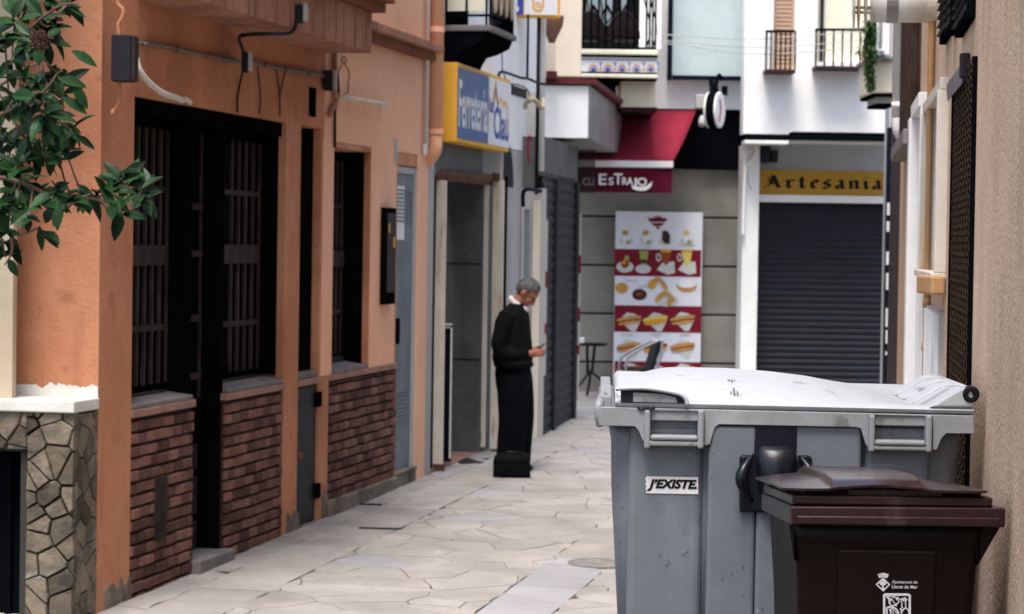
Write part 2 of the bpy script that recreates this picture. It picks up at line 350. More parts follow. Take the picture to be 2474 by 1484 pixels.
# ------------------------------------------------------------------ shared shapes
def clip(poly, px, py, nx, ny):   # keep the side where (p - q).n <= 0
    out = []
    for i in range(len(poly)):
        a = poly[i]; b = poly[(i + 1) % len(poly)]
        da = (a[0] - px) * nx + (a[1] - py) * ny; db = (b[0] - px) * nx + (b[1] - py) * ny
        if da <= 0: out.append(a)
        if da * db < 0:
            t = da / (da - db); out.append((a[0] + (b[0] - a[0]) * t, a[1] + (b[1] - a[1]) * t))
    return out
def cells(x0, x1, y0, y1, w_, h_, jit=.45, gap=(.004, .01), drop=0):
    nx = max(1, round((x1 - x0) / w_)); ny = max(1, round((y1 - y0) / h_)); seeds = []
    for j in range(-1, ny + 1):
        for i in range(-1, nx + 1):
            if random.random() < drop: continue
            seeds.append((x0 + (i + .5 + (.5 if j % 2 else 0) * .6 + random.uniform(-jit, jit)) * w_, y0 + (j + .5 + random.uniform(-jit, jit)) * h_))
    res = []
    for s in seeds:
        poly = [(x0, y0), (x1, y0), (x1, y1), (x0, y1)]
        g = random.uniform(*gap)
        for t in seeds:
            if t is s: continue
            dx, dy = t[0] - s[0], t[1] - s[1]; d = sqrt(dx * dx + dy * dy)
            if d > 3.2 * max(w_, h_): continue
            k = .5 - g / d
            poly = clip(poly, s[0] + dx * k, s[1] + dy * k, dx / d, dy / d)
            if len(poly) < 3: break
        if len(poly) >= 3:
            ar = sum(poly[i][0] * poly[(i + 1) % len(poly)][1] - poly[(i + 1) % len(poly)][0] * poly[i][1] for i in range(len(poly))) / 2
            if abs(ar) < .04 * w_ * h_: continue
            res.append(poly)
    return res
def wobble(poly, amp, step, seed=0):
    out = []
    for i in range(len(poly)):
        a = Vector((*poly[i], 0)); b = Vector((*poly[(i + 1) % len(poly)], 0)); n = max(1, int((b - a).length / step))
        for k in range(n):
            p = a.lerp(b, k / n); q = noise.noise_vector(Vector((p.x * 6, p.y * 6, seed))) * amp
            out.append((p.x + q.x, p.y + q.y))
    return out
def bricks(F, a0, a1, z0, z1, n, bl=.165, rh=.068, depth=.035):
    mb = MB(); j = 0; z = z0
    while z < z1 - .02:
        zt = min(z + rh, z1); a = a0 - random.uniform(0, bl)
        while a < a1:
            ln = bl * random.uniform(.7, 1.35)
            s, e = max(a, a0), min(a + ln, a1)
            if e - s > .02:
                mb.tone = random.random(); d = random.uniform(-.004, .006); q = random.uniform(-.003, .003)
                mb.box(F, s + .003, e - .003, n - depth, n + d, z + .006 + q, zt - .008 + q)
            a += ln
        z += rh; j += 1
    return mb
def stroke(mb, F, pts, wv, n, m=0):       # broad nib pen stroke in the plane of F
    for i in range(len(pts) - 1):
        (x0, y0), (x1, y1) = pts[i], pts[i + 1]
        mb.plate(F, [(x0 - wv[0], y0 - wv[1]), (x0 + wv[0], y0 + wv[1]), (x1 + wv[0], y1 + wv[1]), (x1 - wv[0], y1 - wv[1])], n, n + .003 + .0007 * i, m)
def line(mb, F, pts, wd, n, m=0):         # round pen
    for i in range(len(pts) - 1):
        (x0, y0), (x1, y1) = pts[i], pts[i + 1]; dx, dy = x1 - x0, y1 - y0; d = sqrt(dx * dx + dy * dy) or 1; ux, uy = dx / d * wd / 2, dy / d * wd / 2
        mb.plate(F, [(x0 - ux + uy, y0 - uy - ux), (x0 - ux - uy, y0 - uy + ux), (x1 + ux - uy, y1 + uy + ux), (x1 + ux + uy, y1 + uy - ux)], n, n + .0012 + .00012 * (i % 7), m)
def text(mb, s, F, a0, a1, z0, z1, n, m=0, bold=0.0, shear=0.0):
    cu = bpy.data.curves.new('t', 'FONT'); cu.body = s; cu.offset = bold; cu.shear = shear; cu.resolution_u = 4
    o = bpy.data.objects.new('t', cu); COL.objects.link(o); bpy.context.view_layer.update()
    me = bpy.data.meshes.new_from_object(o.evaluated_get(bpy.context.evaluated_depsgraph_get()))
    vs = [v.co.copy() for v in me.vertices]; fs = [tuple(p.vertices) for p in me.polygons]
    bpy.data.objects.remove(o); bpy.data.curves.remove(cu); bpy.data.meshes.remove(me)
    mx, Mx = min(v.x for v in vs), max(v.x for v in vs); my, My = min(v.y for v in vs), max(v.y for v in vs)
    mb.mesh([F.P(a0 + (v.x - mx) / (Mx - mx) * (a1 - a0), n + .0015, z0 + (v.y - my) / (My - my) * (z1 - z0)) for v in vs], fs, m)
def smoothpts(pts, n=6):
    P = [Vector(p) for p in pts]; out = []
    for i in range(len(P) - 1):
        a, b, c, d = P[max(i - 1, 0)], P[i], P[i + 1], P[min(i + 2, len(P) - 1)]
        for k in range(n):
            t = k / n; out.append(.5 * ((2 * b) + (c - a) * t + (2 * a - 5 * b + 4 * c - d) * t * t + (3 * b - a - 3 * c + d) * t ** 3))
    out.append(P[-1]); return out
def px(*pts): return [at(*p) for p in pts]
def sm2(pts, n=5): return [(p.x, p.y) for p in smoothpts([(a, b, 0) for a, b in pts], n)]

# ------------------------------------------------------------------ ground
def La(x, y=600, n=0): return L.hit(x, y, n)[0]
def Lz(x, y, n=0): return L.hit(x, y, n)[1]
def lp(x, y, n=0):
    a, z = L.hit(x, y, n); return L.P(a, n, z)
def Ra(x, y=600, n=0): return Rw.hit(x, y, n)[0]
def Rz(x, y, n=0): return Rw.hit(x, y, n)[1]
def rp(x, y, n=0):
    a, z = Rw.hit(x, y, n); return Rw.P(a, n, z)
g = MB(); ys = [-30, -10, 0, 4, 6, 8] + [8 + .4 * i for i in range(1, 13)] + [13.4, 20, 30, 45, 90, 200]; xs = [-120, -30, -8, 0, 8, 30, 120]
for i in range(len(xs) - 1):
    for j in range(len(ys) - 1):
        g.face([(xs[i], ys[j], gz(ys[j]) - .006), (xs[i + 1], ys[j], gz(ys[j]) - .006), (xs[i + 1], ys[j + 1], gz(ys[j + 1]) - .006), (xs[i], ys[j + 1], gz(ys[j + 1]) - .006)])
g.build('ground', M_joint, kind='structure', weld=True)
pv = MB()
def slab(poly, m=0, up=.0):
    pv.tone = random.random(); e = random.uniform(-.0015, .0015) + up
    top = [L.P(a, n, 0) for n, a in poly]; top = [Vector((p.x, p.y, gz(p.y) + e)) for p in top]
    pv.prism([p - Vector((0, 0, .012)) for p in top], top, m)
def crazy(n0, n1, a0, a1, w_, h_, m=0, gap=(.0006, .0055)):
    for c in cells(n0, n1, a0, a1, w_, h_, .5, gap, .3):
        slab(wobble(c, .03, .06, 3), m if random.random() > .03 else 1)
def strip(n0, n1, a0, a1, ln, m=0, j=.006):
    a = a0
    while a < a1:
        e = a + ln * random.uniform(.6, 1.3); slab([(n0 + j, a + j * .7), (n1 - j, a + j * .7), (n1 - j, e - j * .7), (n0 + j, e - j * .7)], m); a = e
crazy(-.7, .2, -4, 18, .4, .55)
strip(.2, .64, -4, 18, 1.7, 0, .004)
crazy(.64, 1.9, -4, 18, .40, .20)
strip(1.9, 2.3, -4, 1.95, 1.2, 1)
crazy(1.9, 2.3, 1.95, 2.4, .3, .3, 1)
strip(1.9, 2.3, 2.4, 18, 1.5, 0)
crazy(2.3, 4.2, -4, 18, .40, .21)
pv.build('pavement', [M_slab, M_slabb], kind='structure')
# small ironwork and thin dark strips in the paving
mh = MB(); c = ground(1462, 1362); mh.lathe((c.x, c.y, c.z + .001), (0, 0, 1), [(.23, 0), (.23, .007), (.205, .007), (.20, .003), (.1, .003), (.09, .007), (.0, .007)], 28)
mh.build('manhole_cover', M_manhole, label='round grey manhole cover in the paving just left of the grey bin', cat='manhole cover')
def slot(x0, x1, y, wd, label):  # thin dark strip lying flat across the paving
    m = MB(); a = ground(x0, y); b = ground(x1, y + 3); d = (b - a).normalized(); p = Vector((-d.y, d.x, 0)) * wd
    z = Vector((0, 0, .004)); k = Vector((0, 0, .012))
    m.prism([a - p - k, b - p - k, b + p - k, a + p - k], [a - p + z, b - p + z, b + p + z, a + p + z])
    return m.build('dark_strip', M_black, label=label, cat='drain', group='thin dark strips in the paving')
slot(806, 922, 1217, .035, 'thin dark strip at the foot of the brick dado near the grey door')
slot(868, 970, 1276, .03, 'thin dark strip in the border slabs, the one nearer the camera')
m = MB(); q = [ground(*p) for p in ((1088, 1104), (1112, 1101), (1168, 1119), (1112, 1122))]
m.prism([p - Vector((0, 0, .012)) for p in q], [p + Vector((0, 0, .004)) for p in q])
m.build('drain_grate', M_dgrey, label='dark drain grate on the paving before the hardware shop doorway', cat='drain')

# ------------------------------------------------------------------ orange building
a0 = La(240, 700); aE = La(1031, 600)
ob = thing('orange_building', L.P(a0, 0, 0), 'long orange rendered building with dark barred windows and brick dado on the left', 'building')
H = 7.6
def hA(x, y, n=0): return L.hit(x, y, n)[0]
b = MB()
O1 = (hA(320, 700), hA(688, 600), -.4, 2.73)
HC = (hA(724, 600), hA(773, 600), -.4, 2.73)
HD = (hA(803, 600), hA(893, 600), 1.02, 2.62)
HB = (hA(792, 1050), hA(955, 1030), -.4, 1.02)
HG = (hA(957, 700), hA(1004, 700), -.02, 2.56)
b.walls(L, a0 + .3, aE, -.4, H, -.35, 0, [O1, HC, HD, HB, HG])
b.box(L, a0, a0 + .3, -3.2, 0, -.4, H)
b.box(L, a0 + .3, aE, -3.2, -1.0, -.4, H)
wall = b.build('wall', M_orange, ob)
b = MB(); b.box(L, La(784, 250), aE, .0, .004, 2.66, H); b.box(L, La(776, 700), HD[0], .0, .0042, 1.03, 2.66); b.box(L, La(895, 500), hA(956, 500), 0, .004, 1.03, 2.66); b.box(L, La(1005, 600), aE, 0, .0045, 0, 2.66)  # peach skin; brightness of the wall clear of the canopy's shade is in its colour
b.build('lit_render', M_orange2, ob, label='peach render towards the far end, lightened where the canopy shade ends')
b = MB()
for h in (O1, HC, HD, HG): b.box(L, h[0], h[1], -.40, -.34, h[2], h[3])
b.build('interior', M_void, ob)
# canopy box over the windows
b = MB(); c0, c1 = La(332, 60), La(781, 200)
b.box(L, c0, c1, 0, .34, 3.25, 3.53)
cn = b.build('canopy', M_fascia, ob, bev=.006)
b = MB(); b.box(L, c0 - .05, c1 + .10, 0, .41, 3.532, 3.60); b.box(L, c0 - .07, c1 + .16, 0, .46, 3.60, 3.625)
b.build('canopy_trim', M_dorange, cn)
b = MB(); b.box(L, c1 + .02, aE - .03, 0, .13, 3.49, 3.55); b.build('string_course', M_fascia, ob, bev=.005)
b = MB(); b.box(L, c1 + .02, aE - .03, 0, .075, 3.42, 3.488); b.build('shade_moulding', M_dorange, ob)  # dark colour here paints the shade below the string course
b = MB()
for h in (O1, HC, HD): b.box(L, h[1] - .03, h[1] - .0005, -.33, -.05 if h is not HC else -.055, h[2] if h is not O1 else 1.085, h[3] - .001)
each(b, 'jamb_lining', M_blackwood, ob)
b = MB(); b.box(L, HC[0] + .0005, HC[1] - .031, -.12, -.06, 1.08, 2.70); b.build('inner_shutter', M_blackwood, ob)
# slab added out of view to shade the return wall
b = MB(); b.box(L, a0 - 1.35, a0 - .001, -3.2, -.05, 4.35, 4.7); b.build('shade_slab', M_orange, ob, bev=.01)
# black timber of the big opening
b = MB(); b.box(L, O1[0], O1[1], -.30, -.03, 2.64, 2.728); b.build('lintel_beam', M_blackwood, ob)
def post(a, wd=.05, z0=0, z1=2.638, nf=-.03, nb=-.30):
    q = MB(); q.box(L, a, a + wd, nb, nf, z0, z1); return q.build('post', M_blackwood, ob)
dA, dB = hA(467, 800), hA(546, 800)
post(dA, .05, .02); post(dB - .02, .06, .02)
def barred(name, xs_, yb, yt, rails, a_lo, a_hi, z_lo, z_hi, n=-.17, sw=.038):
    """a barred window: frame, slats, rails, glass"""
    fr = MB(); fr.box(L, a_lo, a_hi, n - .05, n - .01, z_lo, z_lo + .06); fr.box(L, a_lo, a_hi, n - .05, n - .01, z_hi - .07, z_hi)
    fr.box(L, a_lo, a_lo + .06, n - .05, n - .011, z_lo + .06, z_hi - .07); fr.box(L, a_hi - .09, a_hi, n - .05, n - .011, z_lo + .06, z_hi - .07)
    w_ = fr.build(name, M_blackwood, ob)
    gl = MB(); gl.box(L, a_lo, a_hi, n - .09, n - .07, z_lo, z_hi); gl.build('pane', M_darkglass, w_)
    for x in xs_:
        s = MB(); a = hA(x, 700, n); s.box(L, a, a + sw, n - .008, n + .012, z_lo + .05, z_hi - .05); s.build('slat', M_greywood, w_, bev=.004)
    for (x, y, hgt, th) in rails:
        s = MB(); z = Lz(x, y, n); s.box(L, a_lo, a_hi - .085, n - .006, n + .02 + th, z - hgt / 2, z + hgt / 2); s.build('rail', M_greywood, w_, bev=.004)
    return w_
barred('window', (326, 344, 362, 380, 399), 0, 0, ((365, 617, .115, .012), (365, 792, .035, 0), (365, 457, .035, 0), (365, 960, .075, .015)), O1[0] + .01, dA - .002, 1.075, 2.64)
barred('window', (553, 570, 587, 604, 622), 0, 0, ((595, 614, .12, .012), (595, 779, .035, 0), (595, 468, .035, 0), (595, 918, .06, .015)), dB + .042, O1[1] - .02, 1.075, 2.64)
barred('window', (808, 820, 832, 844), 0, 0, ((826, 625, .115, .012), (826, 752, .035, 0), (826, 500, .035, 0), (826, 868, .06, .015)), HD[0] + .005, HD[1] - .005, 1.08, 2.6, -.2)
b = MB(); b.box(L, HC[0], HC[1], -.22, -.16, 1.0, 2.72); wc = b.build('window', M_blackwood, ob, label='narrow dark window above the grey cabinet door')
b = MB(); b.box(L, HC[0] + .05, HC[1] - .04, -.159, -.15, 1.1, 2.64); b.build('pane', M_darkglass, wc)
# door
b = MB(); n = -.17; d0, d1 = dA + .052, dB - .022
b.box(L, d0, d1, n - .05, n, .1, 2.64); dr = b.build('door', M_blackwood, ob)
b = MB()
for (x) in (478, 494): a = hA(x, 700, n); b.box(L, a, a + .05, n, n + .018, 1.0, 2.6)
for y in (500, 613, 767, 905): z = Lz(486, y, n); b.box(L, d0 + .02, d1 - .02, n, n + .03, z - .02, z + .02)
b.build('slat', M_greywood, dr, bev=.004)
b = MB()
for y0, y1 in ((1068, 1128), (1146, 1235), (1252, 1330)): z0, z1 = Lz(486, y1, n), Lz(486, y0, n); b.box(L, d0 + .03, d1 - .03, n, n + .018, z0, z1)
each(b, 'panel', M_dgrey, dr, bev=.006)
b = MB(); b.box(L, d0 - .05, d1 + .07, -.25, .06, -.2, .085); b.build('doorstep', M_sill, ob, bev=.01)
# sills and ledges
for lo, hi in ((O1[0], dA), (dB + .042, O1[1]), (HD[0] - .0, HD[1])):
    b = MB(); b.prism([L.P(lo, -.2, 1.03), L.P(hi, -.2, 1.03), L.P(hi, .005, 1.03), L.P(lo, .005, 1.03)], [L.P(lo, -.2, 1.08), L.P(hi, -.2, 1.08), L.P(hi, .005, 1.055), L.P(lo, .005, 1.055)])
    b.build('sill', M_sill, ob, bev=.005)
b = MB(); b.box(L, HC[0], HC[1], -.2, -.01, 1.03, 1.075); b.build('sill', M_sill, ob, bev=.005)
for lo, hi in ((O1[0] - .01, dA + .03), (dB + .0, O1[1] + .012), (HC[0] - .01, HC[1] + .02), (HB[0] - .005, HB[1])):
    b = MB(); b.box(L, lo, hi, -.2, .014, .985, 1.0285); b.build('ledge', M_coping, ob, bev=.006)
# brick dados
for lo, hi in ((O1[0], dA + .02), (dB + .01, O1[1]), (HB[0], HB[1])):
    b = MB(); b.box(L, lo, hi, -.3, -.016, -.3, .98); k = b.build('dado', M_mortar, ob)
    b = bricks(L, lo + .002, hi - .002, -.05 if lo < 3 else .0, .98, .004); b.build('bricks', M_brick, k, bev=.007, seg=1)
b = MB(); b.box(L, HB[0], HB[1], -.01, .03, -.1, .15); b.build('plinth', M_plinth, ob, bev=.012, label='mossy stone plinth')
# vent grating in first dado
v = MB(); va = La(371, 1230); vb = La(398, 1230); z0, z1 = Lz(384, 1300), Lz(384, 1150)
v.box(L, va, vb, -.01, .012, z0, z1)
for i in range(24):
    z = z0 + (z1 - z0) * (i + .5) / 24; v.box(L, va + .01, vb - .01, .0122, .02, z - .006, z + .004)
v.build('vent_grille', M_greywood, ob)
# grey cabinet door
b = MB(); cz0, cz1 = Lz(742, 1262), .975; b.box(L, hA(716, 1000), hA(768, 1000), -.06, -.015, cz0, cz1); cd = b.build('cabinet_door', M_dgrey, ob, bev=.004)
for y in (965, 1185):
    b = MB(); z = Lz(766, y); b.box(L, hA(764, 1000), hA(771, 1000), -.014, .02, z - .05, z + .05); b.build('hinge', M_black, cd)
b = MB(); p = lp(722, 1103, .0); b.lathe(p, L.N, [(.028, -.015), (.03, .01), (.02, .022)], 14); b.build('knob', M_rust, cd, smooth=True)
b = MB(); b.box(L, HC[0] - .02, HC[1] + .02, -.2, -.002, -.3, cz0 - .01); b.build('cabinet_base', M_plinth, ob)
# worn patches at the pilaster feet
b = MB()
for (x0, x1, y, hh) in ((250, 316, 1480, .16), (690, 722, 1300, .20), (776, 790, 1270, .28)):
    a, c = La(x0, y - 30), La(x1, y - 30); k = 40
    pts = [(a, -.1), (c, -.1)] + [(c + (a - c) * i / k, hh * (.68 + .55 * noise.noise(Vector((i * .16, x0, 0))) + .14 * noise.noise(Vector((i * .9, x0, 4))))) for i in range(k + 1)]
    b.plate(L, pts, 0, .005)
each(b, 'worn_patch', M_plinth, ob)
# wall vent slot
b = MB(); b.box(L, La(746, 245), La(762, 245), .0, .006, Lz(754, 282), Lz(754, 212)); b.build('vent_slot', M_black, ob)
# grey sheet metal door
b = MB(); b.box(L, HG[0], HG[1], -.06, -.02, .18, 2.555); gd = b.build('metal_door', M_bluegrey, ob, bev=.004)
b = MB(); b.box(L, HG[0] + .005, HG[0] + .028, -.02, -.008, .18, 2.55); b.box(L, HG[1] - .05, HG[1], -.02, .0, .18, 2.55); b.box(L, HG[0] + .028, HG[1] - .05, -.02, -.008, 2.5, 2.55); b.build('door_frame', M_lgrey, gd)
for zc in (2.12, .55):
    b = MB()
    for i in range(9): z = zc + i * .03; b.box(L, HG[0] + .06, HG[1] - .09, -.02, -.012, z, z + .012)
    b.build('louvre', M_bluegrey, gd)
b = MB(); z = Lz(958, 800); b.box(L, HG[0] + .0, HG[0] + .025, -.008, .03, z - .10, z + .10); b.build('handle', M_black, gd, bev=.006)
b = MB(); b.box(L, HG[0] + .06, HG[0] + .3, -.02, -.0165, 1.98, 2.40); b.build('notice', M_white, gd, label='torn pale notice')
b = MB(); b.box(L, HG[0] - .02, HG[1] + .03, -.2, .018, -.1, .155); b.box(L, HG[0], HG[1] + .02, -.1, .03, .155, .18); b.build('threshold', M_plinth, ob, bev=.008)
# menu case
mc = thing('menu_case', lp(930, 620), 'narrow dark glazed menu case on the peach wall left of the grey door', 'menu case')
b = MB(); A0, A1, z0, z1 = La(917, 620), La(941, 620), Lz(929, 735), Lz(929, 502); b.box(L, A0, A1, .004, .05, z0, z1); b.build('frame', M_blackwood, mc, bev=.006)
b = MB(); b.box(L, A0 + .03, A1 - .03, .0502, .054, z0 + .09, z1 - .04); b.build('glass', M_dgrey, mc)
b = MB(); b.box(L, A0 + .05, A0 + .09, .0541, .058, z1 - .19, z1 - .12); b.box(L, A1 - .1, A1 - .06, .0541, .058, z1 - .30, z1 - .22); each(b, 'card', M_amber, mc)
# electric bits
def jbox(x0, x1, y0, y1, n, m, label, dep=.06, name='junction_box', F=L):
    xm, ym = (x0 + x1) / 2, (y0 + y1) / 2
    t = thing(name, lp(xm, ym, n), label, 'junction box', 'junction boxes on the orange building')
    A0, A1 = L.hit(x0, ym, n)[0], L.hit(x1, ym, n)[0]
    z0, z1 = L.hit(xm, y1, n)[1], L.hit(xm, y0, n)[1]
    b = MB(); b.box(L, A0, A0 + dep, n, n + (A1 - A0) * 0 + .09, z0, z1); b.build('case', m, t, bev=.008)
    return t, A0, z0, z1
# big dark grey box at the corner: frontal face seen from the street
t = thing('meter_box', lp(300, 140), 'dark grey meter box on the orange corner above the first barred window', 'meter box')
b = MB(); b.fb(268, 316, 84, 196, 12.85, .14); b.build('case', M_dgrey, t, bev=.006)
b = MB(); b.fb(316.5, 326, 86, 195, 12.86, .13); b.build('lid', M_greywood, t, bev=.004)
b = MB(); b.tube(smoothpts(px((286, -20, 12.95), (284, 8, 12.95), (297, 25, 12.95), (294, 45, 12.95), (286, 60, 12.95), (287, 90, 12.95))), .011, 8)
b.tube(smoothpts(px((287, 190, 12.95), (289, 225, 12.95), (284, 255, 12.95), (274, 268, 12.93))), .009, 8); b.tube(px((274, 264, 12.93), (270, 282, 12.93)), .012, 8)
each(b, 'conduit', M_orange, t, smooth=True)
b = MB(); b.tube(smoothpts([lp(329, 142, .03), lp(336, 168, .05), lp(358, 198, .07), lp(392, 225, .08), lp(424, 236, .08), lp(440, 243, .08)]), .018, 8); b.tube([lp(428, 238, .08), lp(455, 246, .08)], .009, 6); b.tube([lp(447, 240, .08), lp(459, 248, .08)], .016, 6)
b.build('hanging_cable', M_wcable, label='cut white cable curling down from the dark grey meter box', cat='cable', smooth=True)
b = MB(); b.tube(smoothpts([lp(328, 104, .02), lp(400, 112, .02), lp(470, 128, .02), lp(560, 146, .02), lp(582, 152, .02)]), .014, 6); b.tube(smoothpts([lp(606, 148, .02), lp(650, 160, .02), lp(720, 172, .02), lp(784, 184, .02)]), .014, 6)
for x, y in ((350, 106), (430, 118), (500, 134), (540, 142), (640, 157), (690, 167), (745, 177)): b.tube([lp(x, y - 3, .0), lp(x, y + 3, .035)], .012, 6)
b.build('wall_conduit', M_gcable, label='grey conduit clipped along the orange wall under the canopy', cat='conduit', smooth=True)
def box3(x0, x1, xs_, y0, y1, Y, label):
    t = thing('junction_box', at((x0 + x1) / 2, (y0 + y1) / 2, Y), label, 'junction box', 'junction boxes on the orange building')
    b = MB(); b.fb(x0, xs_, y0, y1, Y, .1); b.build('case', M_dgrey, t, bev=.005)
    b = MB(); b.fb(xs_ + .4, x1, y0 - 1, y1 - 3, Y - .004, .11); b.build('cover', M_lgrey, t, bev=.006)
box3(583, 606, 598, 126, 174, 14.9, 'small dark junction box midway along the conduit under the canopy')
box3(782, 812, 803, 169, 218, 17.0, 'black and white junction box at the far end of the conduit')
Yc = L.P(*[L.hit(720, 40, .36)[0], .36, 0]).y
box3(711, 741, 731, 10, 53, Yc, 'white topped junction box on the canopy front')
b = MB(); b.tube(smoothpts([lp(590, 130, .04), lp(583, 110, .05), (lp(578, 92, .1)), lp(590, 85, .2), lp(640, 82, .3), lp(680, 82, .33), lp(700, 80, .345), lp(712, 68, .36), lp(716, 52, .36)]), .012, 6)
b.tube(smoothpts([lp(586, 172, .03), lp(580, 200, .02), lp(573, 240, .02), lp(574, 272, .02)]), .007, 6)
b.build('black_cable', M_cable, label='black cable rising from the middle junction box under the canopy soffit', cat='cable', smooth=True)
b = MB()
for pts in (((622, 160), (626, 200), (629, 240), (626, 276)), ((668, 168), (672, 200), (676, 240), (676, 282)), ((690, 172), (682, 200), (676, 236), (676, 262))): b.tube(smoothpts([lp(x, y, .015) for x, y in pts]), .005, 5)
each(b, 'dangling_wire', M_cable, labels=['thin wire dangling over the lintel, leftmost of the three below the conduit', 'thin wire dangling over the lintel, middle one of the three below the conduit', 'short thin wire over the lintel, rightmost of the three below the conduit'], cat='wire', group='wires dangling below the conduit', smooth=True)
b = MB(); b.tube(smoothpts([lp(811, 172, .06), lp(816, 190, .05), lp(816, 240, .04), lp(810, 262, .03), lp(809, 300, .02), lp(809, 356, .02)]), .011, 6); b.build('black_cable', M_cable, label='black cable dropping from the end junction box to the third window', cat='cable', smooth=True)
b = MB(); b.tube(smoothpts([lp(808, 128, .03), lp(808, 168, .03), lp(808, 215, .03), lp(812, 245, .03), lp(800, 268, .03), lp(796, 280, .03)]), .02, 8); b.build('orange_conduit', M_fascia, label='short orange pipe bending behind the end junction box', cat='pipe', smooth=True)
b = MB(); b.tube([lp(820, 233, .05), lp(936, 253, .05)], .016, 8)
for x, y in ((846, 238), (878, 244), (918, 251)): b.tube([lp(x, y, .05), lp(x, y + 9, .0)], .007, 6)
b.build('tube_lamp', M_wcable, label='thin white tube lamp on brackets on the peach wall', cat='lamp', smooth=True)
b = MB(); ring = [lp(831 + 6 * cos(t), 145 + 8 * sin(t), .012) for t in [i * .52 for i in range(13)]]; b.tube(ring, .004, 5)
b.tube(smoothpts([lp(826, 158, .012), lp(818, 175, .012), lp(817, 205, .012), lp(822, 222, .012)]), .004, 5); b.tube(smoothpts([lp(834, 156, .012), lp(844, 175, .012), lp(842, 200, .012), lp(841, 222, .012), lp(832, 228, .012)]), .004, 5)
b.build('wire_loop', M_terra, label='thin rusty wire loop drooping on the peach wall', cat='wire', smooth=True)
dp = thing('downpipe', lp(1050, 300, .06), 'thick orange downpipe with an elbow at the far end of the orange building', 'downpipe')
b = MB(); pp = [L.P(La(1048, y, .06), .06, 0).xy for y in (-200, 345)]
P0 = lp(1054, 200, .07); r_ = 17 * P0.y / 6000
zt = at(1050, 330, P0.y).z
b.tube([(P0.x, P0.y, 8), (P0.x, P0.y, zt)], r_, 14); b.tube(smoothpts([(P0.x, P0.y, zt), (P0.x, P0.y, zt - .09), tuple(at(1046, 372, P0.y + .02)), tuple(at(1034, 386, P0.y + .06)), tuple(at(1024, 392, P0.y + .12))]), r_ * .97, 14); b.build('pipe', M_orange2, dp, smooth=True)
b = MB()
for y in (72, 318): q = at(1052, y, P0.y).z; b.lathe((P0.x, P0.y, q), (0, 0, 1), [(r_ * 1.12, -.02), (r_ * 1.12, .02)], 14)
each(b, 'collar', M_orange2, dp)
b = MB(); q = lp(1032, 200, .035); b.tube([(q.x, q.y, 8), (q.x, q.y, at(1030, 372, q.y).z)], .017, 8); b.build('thin_pipe', M_white, label='thin white pipe beside the thick orange downpipe', cat='pipe', smooth=True)
b = MB(); b.fb(1021, 1031, 349, 375, lp(1026, 360, .03).y, .06); b.build('small_box', M_white, label='tiny white box beside the orange downpipe elbow', cat='box', bev=.006)
b = MB(); b.box(L, La(950, 365), La(957, 365), .004, .010, Lz(954, 395), Lz(954, 335)); b.build('grey_patch', M_lgrey, ob)

# ------------------------------------------------------------------ rubble pier, cap and neighbour at the left edge
aS = La(180, 1200)
class Fr2(Frame):
    def __init__(s): s.o = L.P(aS, 0, 0); s.S = -L.N; s.N = -L.S
Q = Fr2()
rw = thing('stone_wall', L.P(aS, 0, 0), 'low rubble stone wall with a white cap at the left edge', 'wall')
zc = at(120, 996, Q.P(.3, .03, 0).y).z; zc1 = at(120, 967, Q.P(.3, .03, 0).y).z
gs = .255
b = MB(); b.box(Q, .022, gs, -(a0 - aS) + .002, -.018, -.4, zc); b.box(L, aS + .018, a0, -.3, -.022, -.4, zc); b.box(Q, gs, 2.2, -(a0 - aS) + .002, -.018, .86, zc); b.build('core', M_rubmortar, rw)
def rubble(F, x0, x1, y0, y1, w_, h_, dn=.03):
    b = MB()
    for c in cells(x0, x1, y0, y1, w_, h_, .5, (.002, .008), .22):
        c = wobble(c, .010, .025, 9); b.tone = random.random(); d = random.uniform(.6, 1.1) * dn
        cx = sum(p[0] for p in c) / len(c); cy = sum(p[1] for p in c) / len(c)
        bot = [F.P(x, -.03, y) for x, y in c]; mid = [F.P(x, d * .3, y) for x, y in c]; top = [F.P(cx + (x - cx) * .93, d * .75 * (1 + .3 * noise.noise(Vector((x * 30, y * 30, 0)))), cy + (y - cy) * .93) for x, y in c]
        n = len(c); b.mesh(bot + mid + top, [tuple(range(2 * n, 3 * n))] + [(i, (i + 1) % n, n + (i + 1) % n, n + i) for i in range(n)] + [(n + i, n + (i + 1) % n, 2 * n + (i + 1) % n, 2 * n + i) for i in range(n)])
    return b
rubble(Q, .0, gs, -.25, zc - .004, .125, .095).build('stones', M_rubble, rw)
rubble(Q, gs, 2.2, .87, zc - .004, .16, .09).build('stones', M_rubble, rw)
rubble(L, aS + .02, a0 - .004, -.25, zc - .004, .10, .12, .004).build('stones', M_rubble, rw)
b = MB(); b.box(Q, -.008, 2.3, -(a0 - aS), .04, zc, zc1)
cap = b.build('cap', M_cap, rw, bev=.008)
b = MB(); pts = [(-.005, zc1)] + [(.012 * i, zc1 + .055 + .03 * noise.noise(Vector((i * .21, 3, 0))) + .022 * max(0, noise.noise(Vector((i * .8, 9, 0))))) for i in range(62)] + [(.75, zc1)]
FQ2 = Fr2(); FQ2.o = L.P(a0, 0, 0)
b.plate(FQ2, [(-.0, zc1 + .001)] + [(x, z) for x, z in pts[1:-1]] + [(.8, zc1 + .001)], .001, .007); b.build('painted_skirt', M_cap, cap)
gt = MB(); gt.box(Q, gs + .005, 2.2, -.24, -.2, -.1, .855)
for i in range(14): gt.box(Q, gs + .03 + i * .13, gs + .06 + i * .13, -.199, -.17, -.1, .855)
gt.build('gate', M_black, label='black ribbed metal gate in the rubble wall at the bottom left corner', cat='gate')
